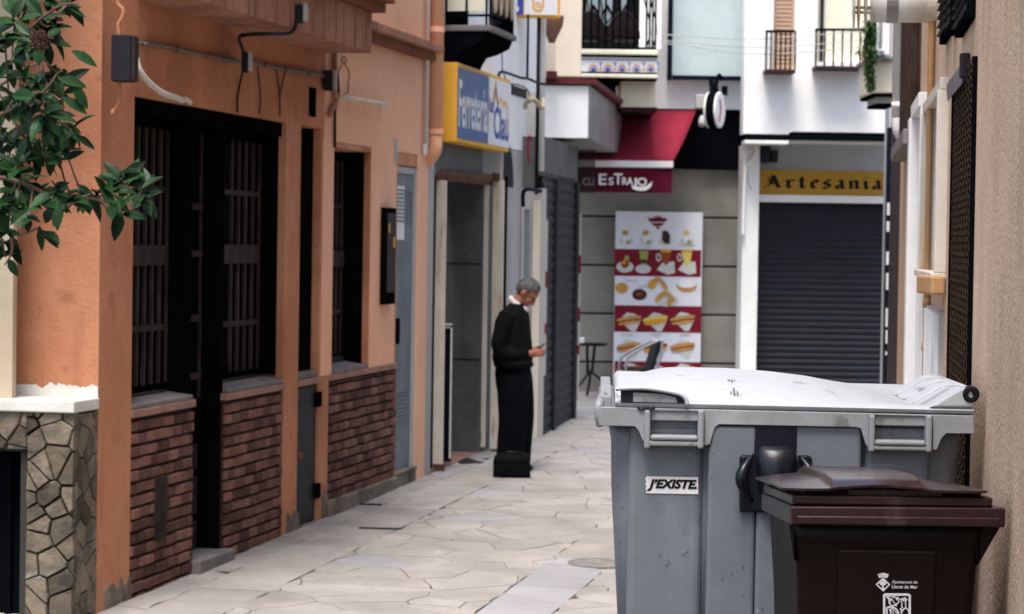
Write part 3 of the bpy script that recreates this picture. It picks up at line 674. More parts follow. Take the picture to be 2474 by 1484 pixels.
b = MB(); q = at(20, 500, 12.7); b.box(Q, Q.inv(at(21, 500, 12.7))[0], 2.6, -.11, -.06, zc1 + .001, 8); b.build('cream_house', M_creamold, label='strip of cream rendered wall above the white cap at the left edge', cat='building')

# ------------------------------------------------------------------ hardware shop building
hb = thing('hardware_shop_building', L.P(La(1050), 0, 0), 'white and grey hardware shop building with a black balcony beside the orange building', 'building')
zS = 3.46
b = MB(); b.box(L, aE + .004, La(1305, 60), -.35, 0, zS, 9); b.box(L, aE + .004, La(1268), -.35, -.004, 2.86, zS - .002)
each(b, 'upper_wall', M_whitewall, hb)
b = MB(); b.box(L, La(1268) + .002, La(1303), -.35, .002, -.3, zS - .002); b.build('cream_pier', M_cream, hb)
b = MB(); b.box(L, aE + .004, La(1047), -.35, .0, -.3, 2.85); b.box(L, La(1213), La(1268), -.35, .0, -.3, 2.85); each(b, 'stone_pier', M_lgrey, hb, bev=.004)
b = MB(); b.box(L, La(1047) + .002, La(1165), -.35, -.006, 2.52, 2.85); b.build('lintel', M_granite, hb)
aj = La(1164, 800)
b = MB(); b.box(L, aj, aj + .5, -.9, -.01, -.2, 2.518)
jm = b.build('granite_jamb', M_granite, hb)
b = MB()
for y in (637, 864): z = at(1135, y, 22.7).z; b.box(L, aj - .003, aj - .0005, -.9, -.01, z - .006, z + .006)
b.build('joint', M_black, jm)
b = MB(); b.box(L, La(1047), aj, -.44, -.40, -.2, 2.518); b.build('shop_glass', M_darkglass, hb)
b = MB(); b.box(L, aj - .055, aj - .005, -.40, -.34, 0, 2.5); b.build('glass_frame', M_white, hb)
b = MB(); b.box(L, La(1047) + .01, aj, -.38, .0, -.1, .085); b.build('threshold', M_coping, hb)
b = MB(); b.fb(1049, 1075, 436, 1122, 20.55, .07); ps = b.build('gate_post', M_rusty, hb, bev=.006, label='rusty white gate post nearest the orange building')
b = MB(); b.fb(1044, 1062, 414, 436, 20.5, .12); b.fb(1050, 1074, 1122, 1140, 20.55, .1); each(b, 'hinge', M_rust, ps, bev=.01)
b = MB(); b.fb(1040, 1048.5, 430, 1144, 20.7, .08); b.build('rubber_strip', M_black, hb)
b = MB(); b.tube(px((1058, 418, 20.6), (1186, 432, 22.4)), .04, 10); b.tube(px((1058, 430, 20.6), (1186, 443, 22.4)), .02, 10); each(b, 'shutter_track', M_rust, hb)
b = MB(); b.fb(1165, 1177, 436, 1081, 22.3, .06); b.build('gate_post', M_rusty, hb, bev=.005)
b = MB(); b.fb(1187, 1214, 436, 1086, 22.35, .07); ps = b.build('gate_post', M_rusty, hb, bev=.006)
b = MB(); b.fb(1188, 1208, 418, 436, 22.3, .14); b.fb(1189, 1208, 1086, 1100, 22.35, .1); each(b, 'hinge', M_rust, ps, bev=.01)
b = MB(); b.fb(1215, 1222, 425, 1090, 22.6, .06); b.fb(1178.5, 1186, 445, 1083, 22.7, .03); each(b, 'rubber_strip', M_black, hb)
pb = thing('display_board', at(1080, 1000, 20.9), 'narrow black board with white edges leaning in the shop doorway', 'display board')
b = MB(); b.fb(1072, 1092, 786, 1116, 20.9, .03); b.build('panel', M_navy, pb)
b = MB(); b.fb(1087, 1091, 792, 1108, 20.885, .012); b.fb(1070, 1092, 782, 786.5, 20.885, .03); b.fb(1070, 1086.8, 790, 793, 20.885, .012); each(b, 'edge', M_white, pb)
# arched recess beside the sign
b = MB(); Fa = L
aa0, aa1 = La(1216, 400), La(1240, 400); zt = Lz(1228, 330); zb = Lz(1228, 452)
pts = [(aa0, zb), (aa1, zb)] + [(aa0 + (aa1 - aa0) * cos(t * pi / 16), zb + (zt - zb) * sin(t * pi / 16)) for t in range(1, 9)]
b.plate(L, pts, .0, .006); b.build('arched_recess', M_dgrey, hb)
b = MB(); b.box(L, La(1236, 200), La(1272, 200), -.02, .004, zS - .09, zS - .003); b.build('lintel_shadow', M_dgrey, hb)  # dark strip painted as the lintel's shadow on the grey wall
b = MB(); b.fb(1263, 1277, 505, 1085, 23.3, .06); b.build('blue_pipe_cover', M_bluegrey, hb, bev=.004)
b = MB(); b.fb(1284, 1302, 485, 1060, 23.9, .1); b.build('cream_jamb', M_cream, hb, bev=.004)
# sign box
sg = thing('shop_sign', L.P(La(1103), .06, 3), 'yellow edged box sign reading Ferreteria in white on blue', 'sign')
sa0 = L.inv(at(1103, 250, 20.75))[0]; sn = .15; s0 = La(1104, 250, sn); s1 = La(1231, 270, sn); sz0 = L.hit(1104, 343, sn)[1]; sz1 = L.hit(1104, 150, sn)[1]
b = MB(); b.box(L, s0, s1, -.0 + .005, sn, sz0, sz1); b.build('case', M_yellow, sg, bev=.006)
sm_ = La(1179, 250, sn); e = .035
b = MB(); b.box(L, s0 + .02, sm_ - .01, sn, sn + .006, sz0 + e, sz1 - e)
fc = b.build('blue_face', M_blue, sg)
b = MB(); b.box(L, sm_ + .01, s1 - .02, sn, sn + .006, sz0 + e, sz1 - e); fw = b.build('white_face', M_bright, sg)
b = MB(); zb_, zt_ = L.hit(1110, 308, sn)[1], L.hit(1110, 192, sn)[1]
text(b, 'Ferreteria', L, s0 + .035, sm_ - .05, zb_, zt_, sn + .007, bold=.02); b.build('lettering', M_bright, fc)
b = MB(); w0, w1 = sm_ + .06, s1 - .07; hh = sz1 - sz0
text(b, 'la', L, w0 - .03, w0 + .16, sz0 + hh * .48, sz0 + hh * .68, sn + .007, bold=.02)
text(b, 'Clau', L, w0 + .16, w1, sz0 + hh * .14, sz0 + hh * .58, sn + .007, bold=.02); b.build('lettering', M_signblue, fw)
b = MB()
line(b, L, [(w0 + .10, sz0 + hh * .62), (w0 + .22, sz0 + hh * .9), (w0 + .36, sz0 + hh * .62)], .035, sn + .007); line(b, L, [(w0 + .36, sz0 + hh * .62), (w0 + .46, sz0 + hh * .71), (w0 + .56, sz0 + hh * .62), (w0 + .66, sz0 + hh * .68), (w0 + .74, sz0 + hh * .58), (w1 - .02, sz0 + hh * .30)], .03, sn + .007)
b.build('roof_emblem', M_signorg, fw)
b = MB(); line(b, L, [(w0 + .14, sz0 + hh * .58), (w0 + .22, sz0 + hh * .82), (w0 + .33, sz0 + hh * .58)], .02, sn + .0095); b.build('roof_outline', M_signblue, fw)
# projecting sign at the top edge
s2 = thing('projecting_sign', at(1280, 10, 23.6), 'small projecting sign with a white letter a on blue and an orange key', 'sign')
Fp = Front(23.6)
b = MB(); b.fb(1212, 1354, -60, 41, 23.6, .16); b.build('case', M_yellow, s2, bev=.004)
b = MB(); b.fb(1216, 1265, -56, 36, 23.592, .008); fb1 = b.build('blue_face', M_signblue, s2)
b = MB(); b.fb(1267, 1347, -56, 36, 23.592, .008); fb2 = b.build('white_face', M_bright, s2)
def fz(x, y, Y): q = at(x, y, Y); return q.x, q.z
b = MB(); x0, z0 = fz(1226, 29, 23.59); x1, z1 = fz(1254, -14, 23.59); Fq = Front(23.59); text(b, 'a', Fq, x0, x1, z0, z1, .0, bold=.03); b.build('lettering', M_bright, fb1)
b = MB(); cx, cz = fz(1300, 8, 23.59); k = 23.59 / 6000
line(b, Fq, [(cx - 13 * k, cz + 26 * k), (cx - 11 * k, cz - 12 * k), (cx - 5 * k, cz - 18 * k), (cx + 5 * k, cz - 18 * k), (cx + 11 * k, cz - 10 * k), (cx + 14 * k, cz + 26 * k)], 4.5 * k, .0)
line(b, Fq, [(cx - 5 * k, cz - 8 * k), (cx + 5 * k, cz - 8 * k), (cx + 5 * k, cz), (cx - 5 * k, cz), (cx - 5 * k, cz - 8 * k)], 3 * k, .0); b.build('key_emblem', M_signorg, fb2)
# black balcony
bl = thing('balcony', L.P(La(1066, 60), .2, 3.7), 'black balcony with iron rails and curved underside above the hardware sign', 'balcony')
ba0 = La(1068, 60); bn = .42; ba1 = ba0 + 1.05; bz = 3.76
b = MB(); b.box(L, ba0, ba1, 0, bn, bz - .05, bz); b.build('slab', M_sill, bl, bev=.01)
b = MB(); prof = [(0, bz - .052), (bn - .03, bz - .052), (bn - .06, bz - .12), (bn - .16, bz - .17), (bn - .26, bz - .2), (bn - .30, bz - .27), (.10, bz - .33), (0, bz - .34)]
b.prism([L.P(ba0 + .02, n, z) for n, z in prof], [L.P(ba1 - .03, n, z) for n, z in prof]); b.build('underside', M_black, bl)
b = MB(); hr = 1.0
b.tube([L.P(ba0 + .02, .02, bz + .08), L.P(ba0 + .02, bn - .03, bz + .08), L.P(ba1 - .03, bn - .03, bz + .08), L.P(ba1 - .03, .02, bz + .08)], .012, 6)
b.tube([L.P(ba0 + .02, .02, bz + hr), L.P(ba0 + .02, bn - .03, bz + hr), L.P(ba1 - .03, bn - .03, bz + hr), L.P(ba1 - .03, .02, bz + hr)], .016, 6)
each(b, 'rail', M_black, bl)
for i in range(3): q = MB(); n = .03 + i * .17; q.tube([L.P(ba0 + .02, n, bz), L.P(ba0 + .02, n, bz + hr)], .010, 6); q.build('bar', M_black, bl)
for i in range(9): q = MB(); a = ba0 + .08 + i * .115; q.tube([L.P(a, bn - .03, bz), L.P(a, bn - .03, bz + hr)], .012, 6); q.build('bar', M_black, bl)
for i in range(4):
    q = MB(); a = ba0 + .12 + i * .23; q.tube(smoothpts([L.P(a, bn - .02, bz + .9), L.P(a + .0, bn - .01, bz + .3), L.P(a + .05, bn - .01, bz + .12), L.P(a + .10, bn - .01, bz + .3), L.P(a + .1, bn - .02, bz + .9)]), .011, 6); q.build('bar', M_creamold, bl)
b = MB(); b.box(L, ba0 + .1, ba1 - .1, -.03, .01, bz, bz + 1.9); b.build('balcony_door', M_blackwood, hb)
b = MB(); b.box(L, ba0 + .06, ba0 + .07, .03, .36, bz + .12, bz + .85); b.build('laundry', M_pale, label='pale checked cloth hanging behind the black balcony rail', cat='cloth')
# cables and pipes on that corner
def vtube(x, y0, y1, Y, r, m, name, label, cat, seg=8):
    q = MB(); a = at(x, (y0 + y1) / 2, Y); q.tube([(a.x, Y, at(x, y1, Y).z), (a.x, Y, at(x, y0, Y).z)], r, seg); return q.build(name, m, label=label, cat=cat, smooth=True)
vtube(1275, 35, 192, 23.3, .012, M_cable, 'black_cable', 'thin black cable hanging below the projecting sign, left of the thick one', 'cable')
vtube(1299, 35, 470, 23.7, .018, M_cable, 'black_cable', 'thick black cable running down beside the white pipe on the corner', 'cable')
vtube(1311, -200, 414, 23.9, .031, M_white, 'downpipe', 'white downpipe on the corner left of the metal canopy box', 'downpipe')
q = MB(); q.tube(smoothpts(px((1205, 195, 22.2), (1206, 178, 22.3), (1215, 174, 22.4), (1235, 180, 22.6), (1258, 188, 22.9), (1275, 190, 23.2), (1298, 200, 23.6), (1318, 204, 23.8))), .014, 6)
q.tube(smoothpts(px((1214, 176, 22.4), (1213, 130, 22.3), (1212, 100, 22.2))), .005, 5); q.tube(smoothpts(px((1218, 180, 22.4), (1226, 200, 22.6), (1250, 205, 22.8), (1268, 212, 23.1), (1278, 225, 23.2), (1279, 250, 23.2))), .006, 5); q.build('tangled_cable', M_cable, label='black cable strung along the wall above the hardware sign', cat='cable', smooth=True)
q = MB(); q.tube(smoothpts(px((1268, 262, 23.3), (1272, 246, 23.25), (1284, 240, 23.2), (1296, 246, 23.3), (1306, 260, 23.4), (1312, 258, 23.5), (1314, 240, 23.6))), .022, 8); q.build('pipe_elbow', M_creamold, label='pale bent pipe fitting across the black cable', cat='pipe', smooth=True)
q = MB(); q.tube(smoothpts(px((1264, 500, 23.2), (1264, 468, 23.2), (1272, 458, 23.2), (1290, 459, 23.4), (1306, 462, 23.6))), .02, 8); q.build('pipe_elbow', M_navy, label='dark blue elbow pipe at the foot of the white corner downpipe', cat='pipe', smooth=True)
q = MB(); q.tube(smoothpts(px((1284, 336, 23.4), (1278, 330, 23.35), (1276, 345, 23.35), (1277, 385, 23.35), (1279, 395, 23.35))), .012, 6); q.build('red_tube', M_awning, label='small red tube on the cream pier', cat='pipe', smooth=True)
q = MB(); c = at(1334, 70, 25.0); q.lathe((c.x, c.y, c.z - .09), (0, 0, 1), [(.03, -.05), (.05, 0), (.11, .12), (.12, .2), (.12, .22)], 12); q.build('wall_pot', M_terra, label='terracotta corbel pot high on the corner under the projecting sign', cat='pot', smooth=True)

# ------------------------------------------------------------------ shuttered building
G0, G1 = ground(1303, 1056), ground(1386, 1010)
FS = Frame((G0.x, G0.y), atan2(G1.x - G0.x, G1.y - G0.y)); LS = (G1 - G0).xy.length
sb = thing('shuttered_building', (G0.x, G0.y, G0.z), 'cream building with grey roller shutters beyond the standing man', 'building')
zl = 2.62
def shutter(F, a0_, a1_, z0, z1, n, par, m, pitch=.075, label=None):
    q = MB(); z = z0
    while z < z1:
        q.box(F, a0_, a1_, n - .03, n - .012, z, min(z + pitch, z1)); q.prism([F.P(a0_, n - .012, z + pitch * .12), F.P(a1_, n - .012, z + pitch * .12), F.P(a1_, n - .012, z + pitch * .9), F.P(a0_, n - .012, z + pitch * .9)], [F.P(a0_, n, z + pitch * .35), F.P(a1_, n, z + pitch * .35), F.P(a1_, n, z + pitch * .7), F.P(a0_, n, z + pitch * .7)]); z += pitch
    return q.build('roller_shutter', m, par, label=label)
sp = LS * .36
shutter(FS, .02, sp - .1, .05, zl, 0, sb, M_shutter2, .11); shutter(FS, sp + .06, LS - .16, .05, zl, 0, sb, M_shutter2, .11)
for a in (sp - .095, LS - .155):
    q = MB(); q.box(FS, a, a + .15, -.1, .03, -.1, zl); q.build('shutter_guide', M_dgrey, sb, bev=.005)
q = MB(); q.box(FS, 0, LS, -.4, .0, zl, 3.0); q.box(FS, 0, LS, -.5, -.06, -.3, zl - .002); q.build('lintel', M_granite, sb)  # dark granite tone stands in for the shade under the canopy box
q = MB(); q.box(FS, -.05, .0, -.2, .035, 0, 2.5); q.build('edge_strip', M_lgrey, sb)
def tape(a, cuts, Fx=FS):
    for i in range(len(cuts) - 1):
        q = MB(); q.box(Fx, a, a + .02, -.05, .05, cuts[i + 1], cuts[i] - .004); q.build('sticker_strip', M_pred if i % 2 else M_lgrey, sb)
tape(LS - .004, (2.3, 1.85, 1.66, 1.3, 1.15, .9, .8, .3))
tape(.0, (2.2, 1.7, 1.55, 1.2, 1.1, .7))
q = MB(); q.fb(1316, 1348, -600, 188, 25.4, .5); q.build('upper_wall', M_cream, sb)
q = MB(); q.fb(1344, 1410, -600, 186, 26.9, .6); q.build('column', M_cream, sb, bev=.01)
q = MB(); q.fb(1320, 1346, 172, 190, 25.35, .2); q.build('roof_tiles', M_roof, sb)
# metal canopy box
cb = thing('canopy_box', at(1400, 270, 26), 'big pale metal canopy box with a maroon top edge over the roller shutters', 'canopy')
def corner(x, Y, y0, y1): return at(x, y1, Y), at(x, y0, Y)
A = at(1424, 270, 25.5); B = at(1502, 290, 30.0); C0 = at(1316, 270, 25.5); D0 = Vector((B.x - 1.0, B.y, 0))
z0, z1 = at(1424, 335, 25.5).z, at(1424, 205, 25.5).z
q = MB(); q.prism([(C0.x, C0.y, z0), (A.x, A.y, z0), (B.x, B.y, z0), (D0.x, D0.y, z0)], [(C0.x, C0.y, z1), (A.x, A.y, z1), (B.x, B.y, z1), (D0.x, D0.y, z1)]); q.build('side_panel', M_metalbox, cb, bev=.01)
q = MB(); q.fb(1317, 1421, 208, 333, 25.49, .01); q.build('end_panel', M_whitewall, cb)
q = MB(); q.prism([(C0.x, C0.y - .06, z1 + .002), (A.x + .06, A.y - .06, z1 + .002), (B.x + .10, B.y, z1 + .002), (D0.x, D0.y, z1 + .002)], [(C0.x, C0.y - .06, z1 + .055), (A.x + .06, A.y - .06, z1 + .055), (B.x + .10, B.y, z1 + .055), (D0.x, D0.y, z1 + .055)]); q.build('roof_edge', M_roof, cb)
q = MB(); q.fb(1368, 1438, 352, 466, 28.6, .012); q.build('tinted_screen', M_tint, label='dark tinted screen hanging over the left end of the red awning', cat='screen')
q = MB(); q.fb(1322, 1366, 352, 462, 26.6, .25); q.build('stone_soffit', M_granite, sb)

# ------------------------------------------------------------------ cafe building with tiled balcony and stone front
cf = thing('cafe_building', (2.0, 30.6, gz(30.6)), 'white cafe building with beige stone ground floor behind the menu poster', 'building')
Y = 30.5
q = MB(); yy = [405, 525, 643, 760, 877, 1003]
for i in range(5):
    xa = 1290
    z1_ = at(1600, yy[i], Y).z; z0_ = at(1600, yy[i + 1], Y).z
    X = at(1290, 500, Y).x; Xe = at(1812, 500, Y).x
    while X < Xe:
        wd = 30; q.tone = random.random(); X2 = min(X + wd, Xe); q.box(Front(Y), X + .004, X2 - .004, -.3, 0, z0_ + .012, z1_ - .012); X = X2
q.build('stone_blocks', M_stone, cf, bev=.01)
q = MB(); q.fb(1290, 1812, 400, 1003, Y + .035, .3); q.build('stone_joints', M_dgrey, cf)
q = MB(); q.fb(1380, 1812, 264, 404, Y - .12, .4); q.build('dark_fascia', M_black, cf)
q = MB(); q.fb(1500, 1812, -700, 263, Y - .15, .4); q.build('upper_wall', M_whitewall, cf)
q = MB(); q.fb(1385, 1500, 190, 264, Y - .1, .4); q.build('inner_wall', M_black, cf)
q = MB(); q.fb(1500, 1586, 191, 259, 28.9, 1.4); q.build('bay_base', M_cream, cf, bev=.01)
q = MB(); q.fb(1500, 1588, 259.5, 268, 28.95, 1.3); q.build('bay_underside', M_maroon, cf)
# tiled balcony
tb = thing('tiled_balcony', at(1500, 150, 28.6), 'balcony with a band of painted arch tiles and black iron railings', 'balcony')
q = MB(); q.fb(1400, 1590, 120, 132, 28.5, 1.5); q.fb(1400, 1589, 179, 188, 28.5, 1.5); each(q, 'slab', M_pale, tb, bev=.01)
q = MB(); q.fb(1402, 1589, 132.5, 139, 28.56, 1.3); q.fb(1402, 1588, 188.3, 192, 28.58, 1.3); each(q, 'dark_band', M_black, tb)
q = MB(); q.fb(1402, 1588, 139.3, 178.8, 28.55, 1.3); tl = q.build('tiles', M_tile, tb)
q = MB(); q2 = MB(); q3 = MB(); Ft = Front(28.55)
for i in range(5):
    xc = 1433.5 + 34.7 * i
    if xc > 1580: break
    cx, cz = fz(xc, 172, 28.55); k = 28.55 / 6000
    q2.disc(Ft, cx, cz, 13 * k, 18 * k, .0045, seg=14, a0=0, a1=pi); q.disc(Ft, cx, cz, 9.5 * k, 14 * k, .007, seg=14, a0=0, a1=pi); q3.disc(Ft, cx, cz, 4 * k, 6 * k, .0095, seg=8, a0=0, a1=pi)
    q.plate(Ft, [(cx + 13.5 * k, cz + 22 * k), (cx + 21.5 * k, cz + 22 * k), (cx + 17.5 * k, cz + 5 * k)], .0, .004); q3.disc(Ft, cx + 17.3 * k, cz + 4 * k, 2 * k, 3 * k, .006)
x0, z0 = fz(1402, 178.7, 28.55); x1, z1 = fz(1588, 175.6, 28.55); q3.box(Ft, x0, x1, 0, .003, z0, z1); x0, z1 = fz(1402, 142, 28.55); z0 = fz(1402, 144, 28.55)[1]; q3.box(Ft, x0, x1, 0, .003, z0, z1)
q.build('tile_arches', M_tileblue, tl); q2.build('tile_arches', M_tileorg, tl); q3.build('tile_lines', M_navy, tl)
q = MB(); q.tube(px((1405, 117, 28.6), (1586, 117, 28.6)), .015, 6); q.build('rail', M_black, tb)
for i, x in enumerate((1410, 1428, 1446, 1463, 1481, 1498, 1515, 1533, 1562, 1570, 1577, 1584)):
    q = MB(); a = at(x, 60, 28.6); zt_ = at(x, -95, 28.6).z; q.tube([(a.x, 28.6, at(x, 118, 28.6).z), (a.x, 28.6, zt_)], .012, 6)
    if i in (7, 8, 10): q.tube([Vector((a.x + .045 * sin(t * .7), 28.6, at(x, 118, 28.6).z + .10 * t)) for t in range(0, 10)], .009, 5)
    q.build('bar', M_black, tb)
q = MB(); q.fb(1400, 1547, -300, 119, 29.6, .1); bw = q.build('balcony_door', M_void, cf)
for (xa, xb) in ((1419, 1449), (1452, 1482), (1499, 1520)):
    q = MB(); q.fb(xa, xb, -300, 62, 29.57, .02); q.build('pane', M_wglass, bw)
q = MB()
for cx_ in (1434, 1467, 1512):
    x, z = fz(cx_, 40, 29.55); k = 29.55 / 6000; line(q, Front(29.56), [(x - 16 * k, z + 40 * k), (x - 12 * k, z + 18 * k), (x - 13 * k, z + 6 * k), (x - 0, z + 28 * k), (x + 13 * k, z + 6 * k)], 3 * k, .0); line(q, Front(29.56), [(x - 13 * k, z + 2 * k), (x, z - 14 * k), (x + 13 * k, z + 2 * k), (x, z + 22 * k), (x - 13 * k, z + 2 * k)], 3 * k, .002)
q.build('leading', M_black, bw)
q = MB(); q.fb(1547.5, 1600, -300, 119, 29.55, .15); q.build('reveal', M_whitewall, cf)
def wick(xc, label):
    t = thing('wicker_chair', at(xc, 118, 29.0), label, 'chair', 'wicker chairs on the tiled balcony'); k = 29 / 6000
    c = at(xc, 118, 29.0); q = MB(); pts = []
    for i in range(13):
        th = pi * i / 12; pts.append((c.x - cos(th) * 36 * k, 28.9 + .18 * (1 - sin(th)) * 0, c.z + (22 + sin(th) * 64) * k))
    q.prism([(p[0], 29.0, p[2]) for p in pts], [(p[0], 29.03, p[2]) for p in pts]); q.build('backrest', M_wicker, t)
    q = MB(); q.tube(pts, .022, 8); q.build('rim', M_wicker, t, smooth=True)
    q = MB(); q.box(Front(29.0), c.x - 34 * k, c.x + 34 * k, -.45, .0, c.z + 22 * k, c.z + 34 * k); q.build('seat', M_wicker, t, bev=.02)
    for sx in (-1, 1):
        for n in (-.4, -.04): q = MB(); q.tube([(c.x + sx * 30 * k, 29 - n, c.z - .0), (c.x + sx * 30 * k, 29 - n, c.z + 24 * k)], .02, 6); q.build('leg', M_wicker, t)
wick(1505, 'dark wicker chair on the tiled balcony, the right one')
wick(1424, 'dark wicker chair on the tiled balcony, the left one')
# lit panel with navy frame
lb = thing('wall_panel', at(1710, 100, 30.2), 'large blank pale blue panel with a navy frame high on the cafe wall', 'panel')
q = MB(); q.fb(1627, 1803, -250, 183, 30.18, .1); q.build('face', M_sky, lb)
q = MB(); q.fb(1617, 1626.6, -250, 192, 30.12, .2); q.fb(1626.8, 1803, 183.3, 192, 30.12, .2); each(q, 'frame', M_navy, lb, bev=.004)
for i, (ya, yb, yc) in enumerate(((82, 94, 96), (98, 112, 118), (105, 126, 134))):
    q = MB(); q.tube(smoothpts(px((1560, ya, 29.3), (1650, ya + 4, 29.3), (1760, yb, 29.3), (1880, yc - 4, 29.2), (2100, yc - 22, 29.1))), .006, 5); q.build('overhead_wire', M_lgrey, label=('highest', 'middle', 'lowest')[i] + ' of the thin pale wires crossing in front of the pale blue panel', cat='wire', group='thin wires crossing before the pale blue panel')
# round hanging sign
rs = thing('round_sign', at(1728, 265, 28.8), 'round white hanging sign with a red stroke on a black bracket', 'sign')
c = at(1731, 266, 28.8); k = 28.8 / 6000; axn = Vector((cos(radians(22)), -sin(radians(22)), 0))
def ell(ax, c, rx, rz, h0, h1, mb, seg=28):
    u = Vector((-ax.y, ax.x, 0)); A_ = [c + ax * h0 + u * cos(2 * pi * i / seg) * rx + Vector((0, 0, sin(2 * pi * i / seg) * rz)) for i in range(seg)]; mb.prism(A_, [p + ax * (h1 - h0) for p in A_])
q = MB(); ell(axn, c, .205, .215, -.07, .02, q); q.build('drum', M_black, rs)
q = MB(); ell(axn, c, .2, .21, .021, .05, q); ell(axn, c, .2, .21, -.1, -.071, q); fcx = q.build('face', M_bright, rs, bev=.015)
q = MB(); u = Vector((-axn.y, axn.x, 0)); q.tube([c + axn * .052 - u * .04 + Vector((0, 0, .12)), c + axn * .052 + u * .0 + Vector((0, 0, .0)), c + axn * .052 + u * -.07 + Vector((0, 0, -.14))], .011, 6); q.build('red_stroke', M_awning, fcx)
q = MB(); q.tube(smoothpts([c + Vector((0, 0, .21)), at(1730, 205, 28.9), at(1734, 190, 29.2), at(1738, 182, 29.8), at(1742, 190, 30.1)]), .025, 8); q.tube(smoothpts([at(1718, 192, 29.8), at(1720, 215, 29.2), at(1722, 240, 28.9)]), .03, 8); q.fb(1745, 1758, 208, 230, 29.3, .1); q.build('bracket', M_black, rs, smooth=False)
q = MB(); q.fb(1681, 1708, 228, 262, 29.9, .18); q.build('case', M_lgrey, label='small pale grey box on the cafe wall left of the round sign', cat='box', bev=.01)
for i, x in enumerate((1697, 1712)):
    q = MB(); c2 = at(x, 296, 29.9); q.lathe((c2.x, c2.y, c2.z), (0, -.5, -1), [(.02, -.09), (.045, -.04), (.05, .03), (.03, .05)], 12); q.build('spot_lamp', M_lgrey if i == 0 else M_dgrey, label='tiny %s spot lamp under the round sign, the %s one' % (('pale', 'left') if i == 0 else ('dark', 'right')), cat='lamp', smooth=True)
# awning
aw = thing('awning', at(1530, 390, 29.4), 'red canvas awning with a white bar and burgundy valance over the menu poster', 'awning')
p = [at(1330, 268, 30.3), at(1682, 267, 30.3), at(1627, 389, 29.2), at(1366, 389, 29.2)]
q = MB(); N_ = 14
for i in range(N_):
    for j in range(6):
        def P_(u, v):
            a_ = p[0].lerp(p[1], u); b_ = p[3].lerp(p[2], u); c_ = a_.lerp(b_, v); c_.z -= .03 * sin(pi * v) + .006 * sin(u * 40) * sin(pi * v); return c_
        q.face([P_(i / N_, j / 6), P_((i + 1) / N_, j / 6), P_((i + 1) / N_, (j + 1) / 6), P_(i / N_, (j + 1) / 6)])
q.build('canvas', M_awning, aw, weld=True, solid=.01, smooth=True)
q = MB(); q.fb(1366, 1627, 388, 404, 29.14, .09); q.build('front_bar', M_white, aw, bev=.01)
va = at(1368, 405, 29.18); vb = at(1623, 467, 29.18); q = MB(); n = 40
for i in range(n):
    xa, xb = va.x + (vb.x - va.x) * i / n, va.x + (vb.x - va.x) * (i + 1) / n; f_ = lambda x: .012 * sin(x * 17) + .006 * sin(x * 41)
    zt_, zb_ = va.z, vb.z
    q.face([(xa, 29.18, zt_), (xb, 29.18, zt_), (xb, 29.18 + f_(xb), zb_), (xa, 29.18 + f_(xa), zb_)])
vl = q.build('valance', M_valance, aw, weld=True, solid=.008)
q = MB(); Fv = Front(29.18); nn = .028
def vt(s, x0, x1, y0, y1, bold=.02):
    X0, Z0 = fz(x0, y1, 29.15); X1, Z1 = fz(x1, y0, 29.15); text(q, s, Fv, X0, X1, Z0, Z1, nn, bold=bold)
vt('E', 1446, 1466, 420, 447); vt('S', 1470, 1483, 429, 447); vt('T', 1483, 1504, 419, 446); vt('RA', 1503, 1530, 429, 447); vt('J', 1528, 1539, 430, 453); vt('O', 1540, 1563, 430, 449)
vt('CU', 1407, 1436, 430, 448)
X, Z = fz(1549, 448, 29.15); k = 29.15 / 6000
up = sm2([(X - 24 * k, Z), (X - 8 * k, Z - 3 * k), (X + 12 * k, Z - 1 * k), (X + 27 * k, Z + 10 * k)]); dn = sm2([(X + 24 * k, Z - 3 * k), (X + 12 * k, Z - 12 * k), (X - 6 * k, Z - 13 * k), (X - 20 * k, Z - 9 * k)])
q.plate(Fv, up + dn, nn, nn + .002); q.build('lettering', M_bright, vl)
# menu poster
po = thing('menu_poster', at(1588, 700, 30.3), 'tall red and white menu poster with drinks, pastries and sandwiches', 'poster')
q = MB(); q.fb(1484, 1694, 512, 1000, 30.30, .03); pn = q.build('panel', M_pwhite, po)
q = MB(); Y = 30.3
for a_, b_ in ((603, 668), (739, 803), (874, 930)): q.fb(1484.3, 1693.7, a_, b_, 30.296, .004)
each(q, 'red_band', M_pred, pn)
q = MB(); Fp = Front(30.296); k = Y / 6000
MI = [M_bread, M_plate, M_amber, M_tea, M_choc, M_egg, M_lime, M_pred, M_tile]
def el(x, y, rx, ry, m, n=.003, rot=0, a0=0, a1=2 * pi):
    X, Z = fz(x, y, 30.296); q.disc(Fp, X, Z, rx * k, ry * k, n, m, 16, rot, a0, a1)
def pg(pts, m, n=.003): q.plate(Fp, [fz(x, y, 30.296) for x, y in pts], n - .002, n, m)
pg([(1565, 527), (1613, 527), (1608, 536), (1570, 536)], 7); pg([(1572, 539), (1606, 539), (1598, 546), (1580, 546)], 7); pg([(1583, 548), (1596, 548), (1590, 555)], 7); el(1589, 526, 3, 5, 7); el(1582, 525, 2, 3, 7); el(1596, 525, 2, 3, 7)
for x, m, m2 in ((1513, 1, 0), (1562, 1, 0), (1609, 4, 4), (1660, 1, 5)):
    el(x, 582, 17, 9, 1, .003); el(x, 574, 10, 15, m if m == 4 else 8, .0055); el(x - 2, 563, 8, 6, m2, .008); el(x + 4, 585, 5, 5, 6 if x != 1609 else 4, .0105)
el(1510, 645, 21, 14, 1); el(1510, 638, 10, 10, 3, .0055); el(1514, 624, 6, 7, 6, .008); el(1507, 634, 4, 5, 2, .0105)
el(1554, 650, 19, 11, 1); pg([(1544, 606), (1567, 606), (1562, 640), (1549, 640)], 6, .0055); el(1555, 632, 9, 5, 4, .008)
